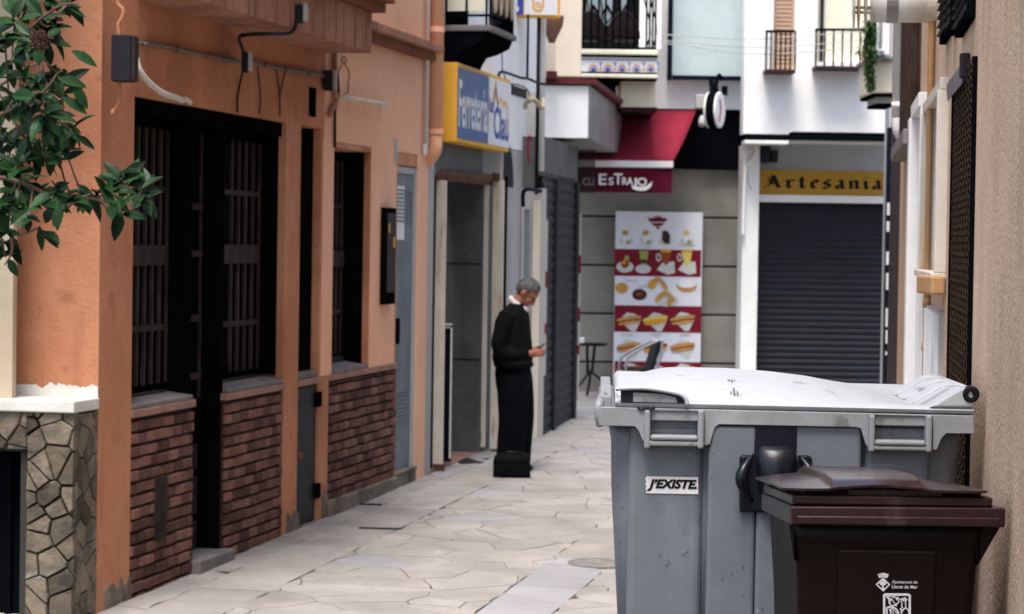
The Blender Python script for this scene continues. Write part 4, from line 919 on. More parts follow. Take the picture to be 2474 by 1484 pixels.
for x, m in ((1609, 3), (1660, 5)):
    pg([(x - 22, 652), (x - 8, 634), (x + 20, 632), (x + 22, 660), (x + 4, 664)], 1); pg([(x - 13, 605), (x + 12, 605), (x + 8, 634), (x, 642), (x - 8, 634)], m, .0055); pg([(x - 13, 603), (x + 12, 603), (x + 12, 610), (x - 13, 610)], 2, .008)
    for t in range(8): el(x - 18 + 5 * cos(t * .8), 622 + 8 * sin(t * .8), 2, 2.4, 1, .0055)
el(1502, 696, 16, 13, 2); el(1502, 695, 10, 8, 0, .0055); el(1545, 712, 18, 14, 4); el(1545, 711, 8, 5, 3, .0055)
for x, y, r in ((1572, 686, 1.1), (1586, 676, .3), (1600, 684, -.8), (1579, 690, .9), (1605, 692, -.9)): el(x, y, 12, 5.5, 2 if x % 2 else 0, .0055 + .002 * (x % 3), r)
el(1610, 726, 30, 15, 1, .0032)
for x, y, r in ((1593, 719, .9), (1608, 712, .2), (1622, 720, -.9), (1600, 712, .7), (1618, 728, 1.3)): el(x, y, 13, 6, 2 if x % 2 else 0, .0055 + .0022 * (x % 3), r)
el(1659, 690, 25, 16, 0); el(1659, 685, 23, 11, 8, .0055)
def sand(x, y, s=1, m=0):
    pg([(x - 25 * s, y + 2), (x - 6, y - 16), (x + 14, y - 12), (x + 28, y + 2), (x + 14, y + 30), (x + 4, y + 30)], 1); el(x - 1, y - 1, 31, 6.5, m, .0055, .16); el(x - 1, y + 4.5, 30, 3.0, 7 if m == 0 else 2, .008, .16); el(x - 1, y + 9, 28, 4.2, 2 if m else 0, .0105, .16)
sand(1521, 771); sand(1584, 771, 1, 5); sand(1650, 770)
sand(1520, 836); sand(1584, 838, 1, 3); sand(1650, 836); sand(1520, 892); sand(1587, 898, 1, 3); sand(1650, 894, 1, 5)
q.build('printed_food', MI, pn)
q = MB()
for (x0, x1, y0) in ((1640, 1683, 591), (1545, 1577, 593), (1510, 1545, 676), (1540, 1572, 690), (1500, 1536, 807), (1572, 1600, 807), (1640, 1668, 807)): q.fb(x0, x1, y0, y0 + 1.6, 30.294, .003); q.fb(x0 + 4, x1 - 5, y0 + 3.5, y0 + 5, 30.294, .003)
q.build('printed_lines', M_shade, pn)
# cafe table and chair
tt = thing('cafe_table', ground(1428, 978), 'round dark cafe table on splayed legs beside the menu poster', 'table'); c = Vector((at(1431, 830, 29.3).x, 29.3, gz(29.3))); zt_ = at(1431, 829, 29.3).z
ORI[tt.name] = c.copy(); tt.location = c
q = MB(); q.lathe((c.x, c.y, zt_), (0, 0, 1), [(.17, -.03), (.18, -.015), (.18, 0)], 28); q.build('tabletop', M_tabledark, tt)
q = MB(); q.tube([(c.x - .06, c.y, zt_ - .03), (c.x - .05, c.y, c.z + .3)], .018, 8); q.tube([(c.x + .03, c.y, zt_ - .03), (c.x + .0, c.y, c.z + .3)], .018, 8); q.build('column', M_tabledark, tt)
for t in range(3):
    q = MB(); an = t * 2.1 - .4; q.tube(smoothpts([(c.x - .02, c.y, c.z + .32), (c.x + .15 * cos(an), c.y + .15 * sin(an), c.z + .2), (c.x + .33 * cos(an), c.y + .33 * sin(an), c.z + .02)]), .016, 6); q.build('leg', M_tabledark, tt, smooth=True)
q = MB(); q.fb(1396, 1412, 816, 829.5, 29.25, .08); q.build('napkin_holder', M_white, label='small white napkin holder on the dark cafe table', cat='napkin holder', bev=.008)
ch = thing('cafe_chair', (at(1545, 900, 28.9).x, 28.9, gz(28.9)), 'aluminium armchair with a dark back standing before the menu poster', 'chair')
for Yc_, dx in ((28.75, 0), (29.2, -16)):
    q = MB(); q.tube(smoothpts(px((1514 + dx, 1000, Yc_), (1512 + dx, 905, Yc_), (1513 + dx, 878, Yc_), (1520 + dx, 862, Yc_), (1545 + dx, 845, Yc_), (1575 + dx, 830, Yc_), (1600 + dx, 820, Yc_))), .016, 8); q.build('arm_frame', M_alu, ch, smooth=True)
    q = MB(); q.tube(smoothpts(px((1600 + dx, 820, Yc_), (1596 + dx, 860, Yc_), (1584 + dx, 905, Yc_), (1582 + dx, 1000, Yc_))), .016, 8); q.build('leg', M_alu, ch, smooth=True)
q = MB(); a1_, a2_, a3_, a4_ = at(1602, 824, 28.77), at(1576, 905, 28.77), at(1586, 824, 29.19), at(1560, 905, 29.19); o_ = Vector((-.05, 0, 0))
q.hexa([a2_ + o_, a2_, a4_, a4_ + o_, a1_ + o_, a1_, a3_, a3_ + o_]); q.build('backrest', M_tabledark, ch)
q = MB(); zz = at(1540, 888, 28.9).z; x0, x1 = at(1500, 888, 28.9).x, at(1578, 888, 28.9).x; q.box(Front(29.2), x0, x1, .02, .44, zz - .03, zz); q.build('seat', M_tabledark, ch, bev=.01)

# ------------------------------------------------------------------ craft shop (white corner building)
cs = thing('craft_shop_building', (4.0, 29.6, gz(29.6)), 'bright white corner building with a craft shop and two balcony windows', 'building')
Fc = Front(29.5)
def hx(x0, x1, y0, y1, Y=29.5):
    a = at(x0, (y0 + y1) / 2, Y); c_ = at(x1, (y0 + y1) / 2, Y); return (a.x, c_.x, at((x0 + x1) / 2, y1, Y).z, at((x0 + x1) / 2, y0, Y).z)
h1 = hx(1870, 1922, -230, 172); h2 = hx(1976, 2098, -230, 150); lo = hx(1804, 2300, -700, 327)
q = MB(); q.walls(Fc, lo[0], lo[1], lo[2], 9, -.4, 0, [h1, h2]); q.build('upper_wall', M_whitewall, cs)
q = MB(); q.box(Fc, h1[0], h1[1], -.15, -.1, h1[2], h1[3])
dd = q.build('balcony_shutter', M_peach, cs)
q = MB()
for i in range(40): z = h1[2] + .05 + i * .05; q.box(Fc, h1[0] + .03, h1[1] - .03, -.1, -.085, z, z + .03)
q.build('louvre', M_peach, dd)
q = MB(); q.box(Fc, h2[0], h2[1], -.2, -.15, h2[2], h2[3]); ww = q.build('window', M_pale, cs)
q = MB(); q.box(Fc, h2[0] + .05, h2[0] + .09, -.15, -.1, h2[2], h2[3]); q.build('mullion', M_dgrey, ww)
for nm, (xa, xb, ya, yb, nb), lab in (('a', (1852, 1922, 76, 168, 7), 'black window railing in front of the peach louvred shutters'), ('b', (1972, 2100, 72, 160, 7), 'black window railing of the second window of the craft shop building')):
    t = thing('window_railing', at((xa + xb) / 2, yb, 29.2), lab, 'railing', 'black window railings on the white corner building')
    q = MB(); q.tube(px((xa, ya, 29.2), (xb, ya, 29.2)), .016, 6); q.tube(px((xa, ya, 29.2), (xa, ya, 29.5)), .016, 6); q.build('rail', M_black, t)
    q = MB(); q.fb(xa - 2, xb, yb, yb + 8, 29.15, .34); q.build('sill', M_maroon, t)
    for i in range(nb):
        x = xa + (xb - xa) * i / (nb - 1); a = at(x, ya, 29.2); q = MB(); q.tube([(a.x, 29.2, at(x, yb, 29.2).z), (a.x, 29.2, at(x, ya, 29.2).z)], .011, 6); q.build('bar', M_black, t)
q = MB(); q.fb(1791, 1830.5, 349, 1004, 29.55, .6); q.build('corner_pier', M_white, cs, bev=.01)
q = MB(); q.fb(1831, 2160, 346, 415, 30.0, .2); q.build('fascia_wall', M_shade, cs)  # grey tone paints in the shade below the awning housing
q = MB(); q.fb(1800, 2155, 326, 339, 29.1, .55); q.build('awning_housing', M_black, cs, bev=.01)
q = MB(); q.fb(1915, 2155, 320, 326, 29.1, .55); q.build('awning_housing', M_black, cs)
q = MB(); q.fb(1799, 1905, 339.4, 348, 29.1, .4); q.fb(1905, 2155, 339.4, 345, 29.18, .5); each(q, 'awning_rail', M_white, cs, bev=.006)
q = MB(); q.fb(1831, 2150, 472.4, 490, 29.84, .2); q.build('transom', M_white, cs, bev=.006)
z0_, z1_ = at(1980, 1004, 29.98).z, at(1980, 490, 29.98).z
shutter(Front(30.0), at(1830, 700, 30).x, at(2160, 700, 30).x, z0_, z1_, 0, cs, M_shutter, .075, 'wide dark roller shutter of the craft shop')
ac = MB(); ac.fb(1842, 1862, 350, 392, 29.6, .3); ac.fb(1864, 1880, 362, 392, 29.65, .25); ac.build('wall_device', M_dgrey, label='small grey device boxes under the craft shop awning housing', cat='box', bev=.01)
q = MB(); q.tube(smoothpts(px((1826, 350, 29.5), (1827, 370, 29.5), (1818, 385, 29.5), (1806, 400, 29.5), (1800, 430, 29.5), (1796, 520, 29.5), (1795, 570, 29.5))), .022, 8); q.build('white_hose', M_white, label='white pipe curling down the white corner pier', cat='pipe', smooth=True)
q = MB(); q.tube(smoothpts(px((1808, 400, 29.45), (1806, 425, 29.45), (1810, 445, 29.45), (1817, 460, 29.45))), .008, 5); q.build('thin_cable', M_lgrey, label='thin grey cable end on the white corner pier', cat='cable', smooth=True)
ss = thing('craft_sign', at(1990, 440, 29.85), 'ochre sign board reading Artesania in black blackletter', 'sign')
q = MB(); q.fb(1832, 2150, 412.5, 472, 29.86, .1); bd = q.build('board', M_ochre, ss)
LT = {'A': ([[(.15, 1.05), (.42, 1.42), (.60, 1.2), (.88, .12), (1.08, .05)], [(.5, 1.2), (.28, .35), (.0, .05), (-.18, .02)], [(.12, .5), (.72, .5)], [(.2, .95), (.25, .8)]], 1.35),
      'r': ([[(.05, .88), (.22, .82), (.22, .15), (.05, .02)], [(.22, .12), (.42, .02)], [(.28, .72), (.5, .95), (.68, .82)]], .86),
      't': ([[(.28, 1.3), (.28, .15), (.46, .0), (.60, .12)], [(.05, .88), (.55, .88)]], .78),
      'e': ([[(.6, .14), (.42, .0), (.2, .15), (.2, .8), (.42, .98), (.62, .8), (.58, .62), (.25, .42)]], .86),
      's': ([[(.62, .86), (.42, .98), (.2, .84), (.2, .64), (.58, .38), (.58, .14), (.36, .0), (.08, .1)]], .86),
      'a': ([[(.15, .84), (.36, .98), (.56, .82), (.56, .15), (.74, .02)], [(.54, .5), (.2, .38), (.16, .12), (.34, .0), (.54, .15)]], .96),
      'n': ([[(.05, .88), (.2, .82), (.2, .1), (.06, .02)], [(.2, .1), (.32, .02)], [(.24, .74), (.46, .97), (.64, .82), (.64, .14), (.8, .02)]], .98),
      'i': ([[(.08, .88), (.25, .82), (.25, .14), (.42, .02)], [(.2, 1.26), (.30, 1.26)]], .58)}
q = MB(); Fz = Front(29.86); xq, zq = fz(1852, 453, 29.86); k = 29.86 / 6000; hx_ = 20.5 * k; adv = xq
tot = sum(LT[c_][1] + .12 for c_ in 'Artesania'); wid = fz(2139, 453, 29.86)[0] - xq; sx = wid / tot
for c_ in 'Artesania':
    for st in LT[c_][0]: stroke(q, Fz, [(adv + x * sx, zq + y * hx_) for x, y in st], (.145 * sx, .10 * hx_), 0)
    adv += (LT[c_][1] + .12) * sx
q.build('lettering', M_letterblk, bd)

# ------------------------------------------------------------------ far end of the right side
nb_ = thing('balcony_house', at(2155, 300, 24), 'pale house with a planter balcony at the far right end of the street', 'building')
q = MB(); q.fb(2150, 2400, -600, 1040, 24.6, .3); q.build('wall', M_shade, nb_)
q = MB(); q.fb(2106, 2160, 146, 224, 23.5, .9); bb = q.build('balcony_base', M_cream, nb_, bev=.01)
q = MB(); q.fb(2104, 2160, 138, 145.6, 23.4, 1.0); q.build('ledge', M_sill, bb)
q = MB(); q.fb(2110, 2160, 224.5, 233, 23.6, .9); q.fb(2116, 2160, 250, 257, 23.7, .6); each(q, 'dark_moulding', M_black, bb)
q = MB(); q.fb(2117, 2160, 233.3, 249.6, 23.7, .6); q.build('bracket', M_lgrey, bb)
q = MB(); q.fb(2098, 2102, 20, 122, 23.3, .04); q.fb(2118, 2122, 20, 122, 23.3, .04); q.fb(2096, 2138, 118, 123, 23.28, .06); q.fb(2096, 2138, 18, 22, 23.28, .06); each(q, 'railing_bar', M_white, nb_)
q = MB(); q.fb(2103, 2136, 24, 136, 23.9, .1); q.build('opening', M_darkglass, nb_)
q = MB(); q.fb(2132, 2150, 20, 132, 23.32, .3); q.build('side_panel', M_white, nb_)
def leaf(mb, p, d, up, ln, wd, fold=.25, curl=.25, m=0):
    d = d.normalized(); s = d.cross(up)
    s = s.normalized() if s.length > 1e-4 else Vector((1, 0, 0)); nrm = s.cross(d).normalized()
    K = [(0, .02), (.15, .55), (.38, 1.0), (.62, .92), (.82, .55), (1, .0)]
    L_ = []; C_ = []; R_ = []
    for t, wf in K:
        c = p + d * (ln * t) - nrm * (curl * ln * t * t); C_.append(c); L_.append(c + s * wd * wf / 2 + nrm * fold * wd * wf / 2); R_.append(c - s * wd * wf / 2 + nrm * fold * wd * wf / 2)
    n = len(K); vs = L_ + C_ + R_; fs = []
    for i in range(n - 1): fs += [(i, i + 1, n + i + 1, n + i), (n + i, n + i + 1, 2 * n + i + 1, 2 * n + i)]
    mb.tone = random.random(); mb.mesh(vs, fs, m)
pl = MB(); random.seed(5)
for i in range(800):
    t = random.random(); y = 48 + t * 165; cx = 2088 + (12 if t < .6 else 22 * (t - .2)); wd = 17 * (1 - abs(t - .45)) * (1 if t < .62 else .6)
    p = at(cx + random.gauss(0, .55) * wd, y, 23.3 + random.uniform(-.12, .12)); leaf(pl, p, Vector((random.uniform(-1, 1), random.uniform(-1, 1), random.uniform(-1.4, .5))), Vector((0, 0, 1)), .06, .022)
tp = thing('trailing_plant', at(2095, 140, 23.3), 'green plant trailing over the balcony edge at the far right', 'plant')
pl.build('foliage', M_leafy, tp)
q = MB()
for i in range(7): q.tube(smoothpts(px((2105, 125, 23.3), (2096 + 3 * i - 10, 120 - 8 * i, 23.25), (2086 + 4 * i - 8, 150 + 10 * i, 23.2))), .005, 5)
q.build('stems', M_twig, tp)
# ------------------------------------------------------------------ right building
rb = thing('tan_building', Rw.P(3, 0, 0), 'tan roughcast building closing the right side of the street', 'building')
aF = Ra(2172, 600); aN = -2.9
w1 = (Ra(2284), Ra(2241), Rz(2262, 655), Rz(2275, 224))
w2 = (Ra(2238), Ra(2219), -.2, Rz(2235, 262))
ws = (Ra(2224, 200), Ra(2191, 200), Rz(2208, 350), 5.2)
q = MB(); q.walls(Rw, aN, aF, -.4, 7.6, -.4, 0, [w1, w2, ws]); q.build('wall', M_tan, rb)
q = MB(); q.box(Rw, aF, aF + 2.6, -.4, .004, -.4, 9); q.build('end_wall', M_maroon, rb)
q = MB()
for h in (w1, w2, ws): q.box(Rw, h[0], h[1], -.42, -.38, h[2], h[3])
q.build('interior', M_void, rb)
# window with white frame and louvres
q = MB(); q.box(Rw, w1[0] - .05, w1[1] + .03, -.03, .035, w1[3] - .03, w1[3] + .02); q.box(Rw, w1[0] - .05, w1[0] + .02, -.03, .045, w1[2], w1[3] - .03); q.box(Rw, w1[1] - .03, w1[1] + .03, -.03, .04, w1[2], w1[3] - .03); q.box(Rw, w1[0] - .05, w1[1] + .03, -.03, .06, w1[2] - .03, w1[2]); wf = q.build('window', M_rusty, rb, bev=.004, label='white framed window with rust spots')
q = MB()
for i in range(5): a = w1[0] + .15 + i * .3; q.box(Rw, a, a + .10, -.04, .0, w1[2], w1[3] - .03)
each(q, 'mullion', M_white, wf)
q = MB(); q.box(Rw, w1[0] + .02, w1[1] - .03, -.08, -.06, w1[2], w1[3]); q.build('pane', M_wglass, wf)
zk = Rz(2262, 660); zk0 = Rz(2262, 930) - 1.2
q = MB(); q.box(Rw, w1[0] - .0, w1[1] + .0, -.0, .02, zk0, w1[2] - .16); pnl = q.build('lower_panel', M_lgrey, rb)
q = MB()
for i in range(6): a = w1[0] + .03 + i * .28; q.box(Rw, a, a + .05, .02, .035, zk0, w1[2] - .17)
each(q, 'rib', M_white, pnl)
q = MB(); q.fb(2249, 2284, 667, 713, 9.85, .36); q.build('ledge_block', M_ochrepipe, rb, bev=.01, label='tan ledge block under the white window')
q = MB(); q.box(Rw, w2[0], w2[1] + .1, -.02, .05, w2[3] - .02, w2[3] + .05); q.box(Rw, w2[1], w2[1] + .25, -.02, .06, -.3, w2[3] - .02); q.box(Rw, w2[0], w2[0] + .1, -.02, .04, -.3, w2[3] - .02); each(q, 'door_frame', M_white, rb, bev=.004)
q = MB(); q.box(Rw, w2[0] + .1, w2[1], -.15, -.1, -.3, w2[3] - .02); q.build('door', M_white, rb)
# brown louvred shutter window and sill
q = MB(); q.box(Rw, ws[0], ws[1], -.06, .012, ws[2] + .05, ws[3]); sw_ = q.build('window_shutter', M_brownwood, rb)
q = MB()
for i in range(5): a = ws[0] + .08 + i * (ws[1] - ws[0]) / 5; q.box(Rw, a, a + .12, .012, .05, ws[2] + .05, ws[3])
each(q, 'stile', M_brownwood, sw_, bev=.005)
q = MB(); q.box(Rw, ws[0] - .08, ws[1] + .08, -.05, .09, ws[2] - .04, ws[2] + .045); q.build('sill', M_sill, rb, bev=.01)
# bronze security mesh
mg = thing('security_grille', Rw.P(Ra(2320), 0, .5), 'tall bronze mesh security grille on the tan wall behind the grey bin', 'grille')
g0, g1 = Ra(2349, 700), Ra(2304, 700); gzT = Rz(2330, 178); gzB = .25
q = MB(); q.box(Rw, g0 - .02, g1, .0, .003, gzB, gzT); q.build('backing', M_black, mg)
q = MB(); cols = 15; rows = int((gzT - gzB) / .024)
cw = (g1 - g0) / cols
for c_ in range(cols + 1):
    pts = []
    a = g0 + c_ * cw
    for r_ in range(rows + 1): pts.append(Rw.P(a + (cw * .38 if r_ % 2 else -cw * .38) * (1 if c_ % 2 else -1), .008 + (.006 if r_ % 2 else 0), gzB + (gzT - gzB) * r_ / rows))
    q.tube(pts, .0048, 4)
q.build('mesh_strands', M_mesh, mg)
q = MB(); q.box(Rw, g0 - .06, g0 - .01, .0, .014, gzB, gzT); q.box(Rw, g1, g1 + .03, .0, .02, gzB, gzT); each(q, 'frame', M_black, mg)
gc = thing('wall_spotlight', rp(2325, 170, .05), 'small grey metal spotlight at the top of the bronze grille', 'lamp')
ga, gb = Ra(2346, 170), Ra(2306, 170)
z_ = Rz(2330, 172)
q = MB(); q.hexa([Rw.P(ga + .1, 0, z_ - .02), Rw.P(gb, 0, z_ - .02), Rw.P(gb, .025, z_ - .07), Rw.P(ga + .1, .025, z_ - .07), Rw.P(ga + .1, 0, z_ + .04), Rw.P(gb, 0, z_ + .04), Rw.P(gb, .03, z_ + .0), Rw.P(ga + .1, .03, z_ + .0)]); q.build('hood', M_sill, gc, bev=.006)
q = MB(); q.box(Rw, ga + .04, ga + .095, .0, .035, z_ - .05, z_ + .035); q.build('bracket', M_dgrey, gc, bev=.006)
# dark louvred shutters at the top
for i, (xa, xb, yb, lab) in enumerate(((2287, 2300, 97, 'leftmost of the three ribbed black shutters at the top right'), (2304.5, 2314, 80, 'middle one of the three ribbed black shutters at the top right'), (2327, 2357, 68, 'rightmost and widest of the three ribbed black shutters at the top right'))):
    A0, A1 = Ra(xb, yb), Ra(xa, yb); zb_ = Rz((xa + xb) / 2, yb)
    t = thing('ribbed_shutter', Rw.P(A0, 0, zb_), lab, 'shutter', 'ribbed black shutters at the top of the tan wall')
    q = MB(); q.box(Rw, A0, A1, .0, .03, zb_, 4.6); q.build('frame', M_black, t, bev=.004)
    q = MB()
    for j in range(50): z = zb_ + .03 + j * .035; q.prism([Rw.P(A0 + .02, .03, z), Rw.P(A1 - .02, .03, z), Rw.P(A1 - .02, .03, z + .028), Rw.P(A0 + .02, .03, z + .028)], [Rw.P(A0 + .02, .044, z), Rw.P(A1 - .02, .044, z), Rw.P(A1 - .02, .038, z + .01), Rw.P(A0 + .02, .038, z + .01)])
    q.build('slats', M_dgrey, t)
# pipes
q = MB(); c = at(2249, 200, 11.35); q.tube([(c.x, c.y, .3), (c.x, c.y, 7.5)], .0165, 10)
for y in (730, 837): z = at(2240, y, 11.35).z; q.lathe((c.x, c.y, z), (0, 0, 1), [(.021, -.02), (.021, .02)], 10)
q.build('tan_pipe', M_ochrepipe, label='thin ochre pipe running up the tan wall beside the white window', cat='pipe', smooth=True)
q = MB(); c = at(2173, 200, 15.6); zt_ = at(2170, 285, 15.6).z; q.tube([(c.x, c.y, 9), (c.x, c.y, zt_)], .042, 14); q.tube(smoothpts([(c.x, c.y, zt_), (c.x + .005, c.y + .0, zt_ - .08), (c.x + .05, c.y + .03, zt_ - .13)]), .041, 14)
z = at(2170, 255, 15.6).z; q.lathe((c.x, c.y, z), (0, 0, 1), [(.047, -.02), (.047, .02)], 14); q.build('downpipe', M_white, label='white downpipe ending in an elbow at the far end of the tan wall', cat='downpipe', smooth=True)
q = MB(); q.fb(2143, 2158, 308, 1000, 19.6, .15); q.build('navy_post', M_navy, label='dark navy post right of the craft shop shutter', cat='post')
q = MB()
for y0, y1, x in ((490, 520, 2143), (535, 560, 2142), (608, 640, 2141), (660, 700, 2141), (745, 790, 2140), (798, 830, 2140), (850, 858, 2139)): q.fb(x, x + 6 + 4 * random.random(), y0, y1, 19.58, .01)
each(q, 'torn_paper', M_bright, labels=['scrap of torn white paper on the navy post, ' + s_ for s_ in ('topmost of seven', 'second from the top', 'third from the top', 'the middle one of seven', 'third from the bottom', 'second from the bottom', 'the tiny lowest one')], cat='paper', group='torn paper scraps on the navy post')
q = MB(); q.fb(2158.5, 2176, 245, 1010, 18.2, .12); q.build('brown_post', M_maroon, label='dark brown post between the navy post and the tan wall', cat='post', bev=.01)
q = MB(); c = at(2160, 690, 18.2); q.lathe((c.x, 18.2, at(2157, 638, 18.2).z), (0, -1, 0), [(.02, 0), (.02, .03)], 10); bpy_ = q.build('door_knob', M_ochrepipe, label='small tan knob on the dark brown post', cat='knob')
# flue
fl = thing('flue_pipe', rp(2262, 5, 0), 'white horizontal flue pipe with three rusty discs sticking out of the tan wall', 'flue')
c = rp(2262, 3, 0); ax = Rw.N.copy(); rr = .098
q = MB(); q.lathe(c, ax, [(rr, .0), (rr, .295)], 28); q.build('pipe', M_flue, fl, smooth=True)
bpy.context.view_layer.objects.active = None
q = MB(); q.lathe(c, ax, [(rr + .003, .172), (rr + .003, .225)], 28); q.build('tape_band', M_tape, fl)
q = MB(); q.lathe(c, ax, [(rr + .004, -.0), (rr + .004, .045)], 28); q.lathe(c, ax, [(rr + .002, .285), (rr + .002, .297)], 28); each(q, 'rust_collar', M_rusty, fl)
for h in (.318, .35, .372):
    q = MB(); q.lathe(c, ax, [(.10, h - .006), (.131, h - .004), (.133, h + .003), (.06, h + .008)], 28); q.build('disc', M_rusty if h < .37 else M_flue, fl)
q = MB()
for t in range(3): u_ = ax.orthogonal().normalized(); v_ = ax.cross(u_); o_ = (u_ * cos(t * 2.1) + v_ * sin(t * 2.1)) * .08; q.tube([c + o_ + ax * .29, c + o_ + ax * .375], .008, 6)
each(q, 'spacer', M_rusty, fl)

# ------------------------------------------------------------------ grey container
YB = 7.3; KB = YB / 6000
FB_ = Front(YB)
def bx(x, y=1000, Y=YB): return at(x, y, Y).x
def bz_(x, y, Y=YB): return at(x, y, Y).z
gbn = thing('grey_waste_container', (bx(1900), YB + .6, gz(YB + .6)), 'large scratched grey waste container with a pale lid and a sticker', 'waste container')
ZR = bz_(1900, 1000); DEP = 1.25; zg = .31
XL, XR = bx(1482, 1200), bx(2318, 1200)
# body: rounded box that tapers down
def rrect(x0, x1, y0, y1, r, z, n=6):
    pts = []
    for cx, cy, a in ((x1 - r, y0 + r, -pi / 2), (x1 - r, y1 - r, 0), (x0 + r, y1 - r, pi / 2), (x0 + r, y0 + r, pi)):
        for i in range(n + 1): t = a + pi / 2 * i / n; pts.append(Vector((cx + cos(t) * r, cy + sin(t) * r, z)))
    return pts
def loft(mb, rings, m=0, cap=True):
    n = len(rings[0]); vs = [p for r in rings for p in r]; fs = []
    for i in range(len(rings) - 1):
        for k in range(n): fs.append((i * n + k, i * n + (k + 1) % n, (i + 1) * n + (k + 1) % n, (i + 1) * n + k))
    if cap: fs += [tuple(range(n))[::-1], tuple(range((len(rings) - 1) * n, len(rings) * n))]
    mb.mesh(vs, fs, m)
q = MB()
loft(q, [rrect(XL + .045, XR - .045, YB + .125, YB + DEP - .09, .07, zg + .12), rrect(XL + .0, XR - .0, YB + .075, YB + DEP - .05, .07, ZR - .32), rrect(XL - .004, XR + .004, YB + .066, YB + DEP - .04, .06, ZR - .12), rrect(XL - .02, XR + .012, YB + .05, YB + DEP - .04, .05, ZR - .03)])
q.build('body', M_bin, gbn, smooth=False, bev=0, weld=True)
for p_ in bpy.data.objects[gbn.name].children: 
    for po_ in p_.data.polygons: po_.use_smooth = abs(po_.normal.z) < .8
# raised side panels
def panel(x0, x1, y0, y1, n0, n1, r=.02, m=M_bin, name='side_panel', par=None, bev=.012):
    q = MB(); X0, X1 = bx(x0, y0), bx(x1, y0); Z0, Z1 = bz_((x0 + x1) / 2, y1), bz_((x0 + x1) / 2, y0)
    tl = (Z1 - Z0) * .045
    q.hexa([(X0, YB + n1 + tl, Z0), (X1, YB + n1 + tl, Z0), (X1, YB + n0 + tl, Z0), (X0, YB + n0 + tl, Z0), (X0, YB + n1, Z1), (X1, YB + n1, Z1), (X1, YB + n0, Z1), (X0, YB + n0, Z1)][0:8]); return q.build(name, m, par or gbn, bev=bev, seg=3)
panel(1713, 1830, 1030, 2100, .006, .08); panel(1918, 2083, 1030, 2100, .012, .08); panel(1828, 1920, 1236, 2100, .0125, .08)
panel(1520, 1702, 1030, 2100, .036, .08, bev=.022); panel(2093, 2250, 1030, 2100, .032, .08, bev=.02)
# rim with handles
def rimpoly():
    P = [(1452, 1038), (1447, 1010), (1452, 985), (2350, 1003.5), (2351, 1047), (2284, 1047), (2272, 1062), (2264, 1086), (2250, 1087), (2100, 1085), (2090, 1070), (2082, 1038), (2072, 1032), (1738, 1026), (1727, 1034), (1716, 1076), (1703, 1079), (1558, 1072), (1551, 1066), (1543, 1042), (1534, 1032), (1455, 1032)]
    return P
q = MB(); pts = [fz(x, y, YB) for x, y in ((1453, 984.5), (2350, 1003.5), (2351, 1047), (2284, 1047), (2272, 1060), (2262, 1086), (2252, 1087), (2251.5, 1006), (2098, 1003), (2097.5, 1085), (2090, 1072), (2080, 1037), (2070, 1032.5), (1738, 1026.5), (1727, 1035), (1716, 1074), (1706, 1078), (1702, 1077), (1701.5, 996), (1560, 993), (1559.5, 1071), (1553, 1066), (1543, 1042), (1534, 1032), (1447, 1030), (1447, 1000))]
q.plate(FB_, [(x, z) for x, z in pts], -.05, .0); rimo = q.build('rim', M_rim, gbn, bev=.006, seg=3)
for (x0, x1) in ((1558, 1702), (2099.5, 2251)):
    q = MB(); yo = (x0 - 1558) * .02
    q.fb(x0, x0 + 14.5, 992 + yo, 1086 + yo * .6, YB - .022, .06); q.fb(x1 - 15, x1, 992 + yo, 1086 + yo * .6, YB - .022, .06); q.fb(x0 + 14.6, x1 - 15.1, 1053 + yo, 1066 + yo, YB - .022, .05); q.build('handle', M_rim, gbn, bev=.006)
    q = MB(); q.fb(x0, x1, 1066.3 + yo, 1080 + yo * .8, YB - .018, .05); q.build('handle_lip', M_rim, gbn, bev=.005)
    q = MB(); q.fb(x0 + 14, x1 - 14, 992 + yo, 1018 + yo, YB + .006, .03); q.build('handle_backing', M_rim, gbn, bev=.003)
    q = MB(); q.fb(x0 + 14, x1 - 14, 1018 + yo, 1056 + yo, YB + .0425, .02); q.build('handle_recess', M_bin, gbn)
# other sides of the rim
q = MB(); q.box(FB_, bx(1447), bx(2350), -DEP, -.05, ZR - .042, ZR + .004)
q.build('rim_top', M_rim, gbn, bev=.008)
q = MB(); q.tube(smoothpts(px((1456, 955, YB + .1), (1448, 975, YB + .03), (1446, 1003, YB + .02), (1450, 1030, YB + .03))), .014, 8); q.fb(1450, 1477, 958, 990, YB + .03, 1.1); q.build('front_lip', M_rim, gbn, bev=.006)
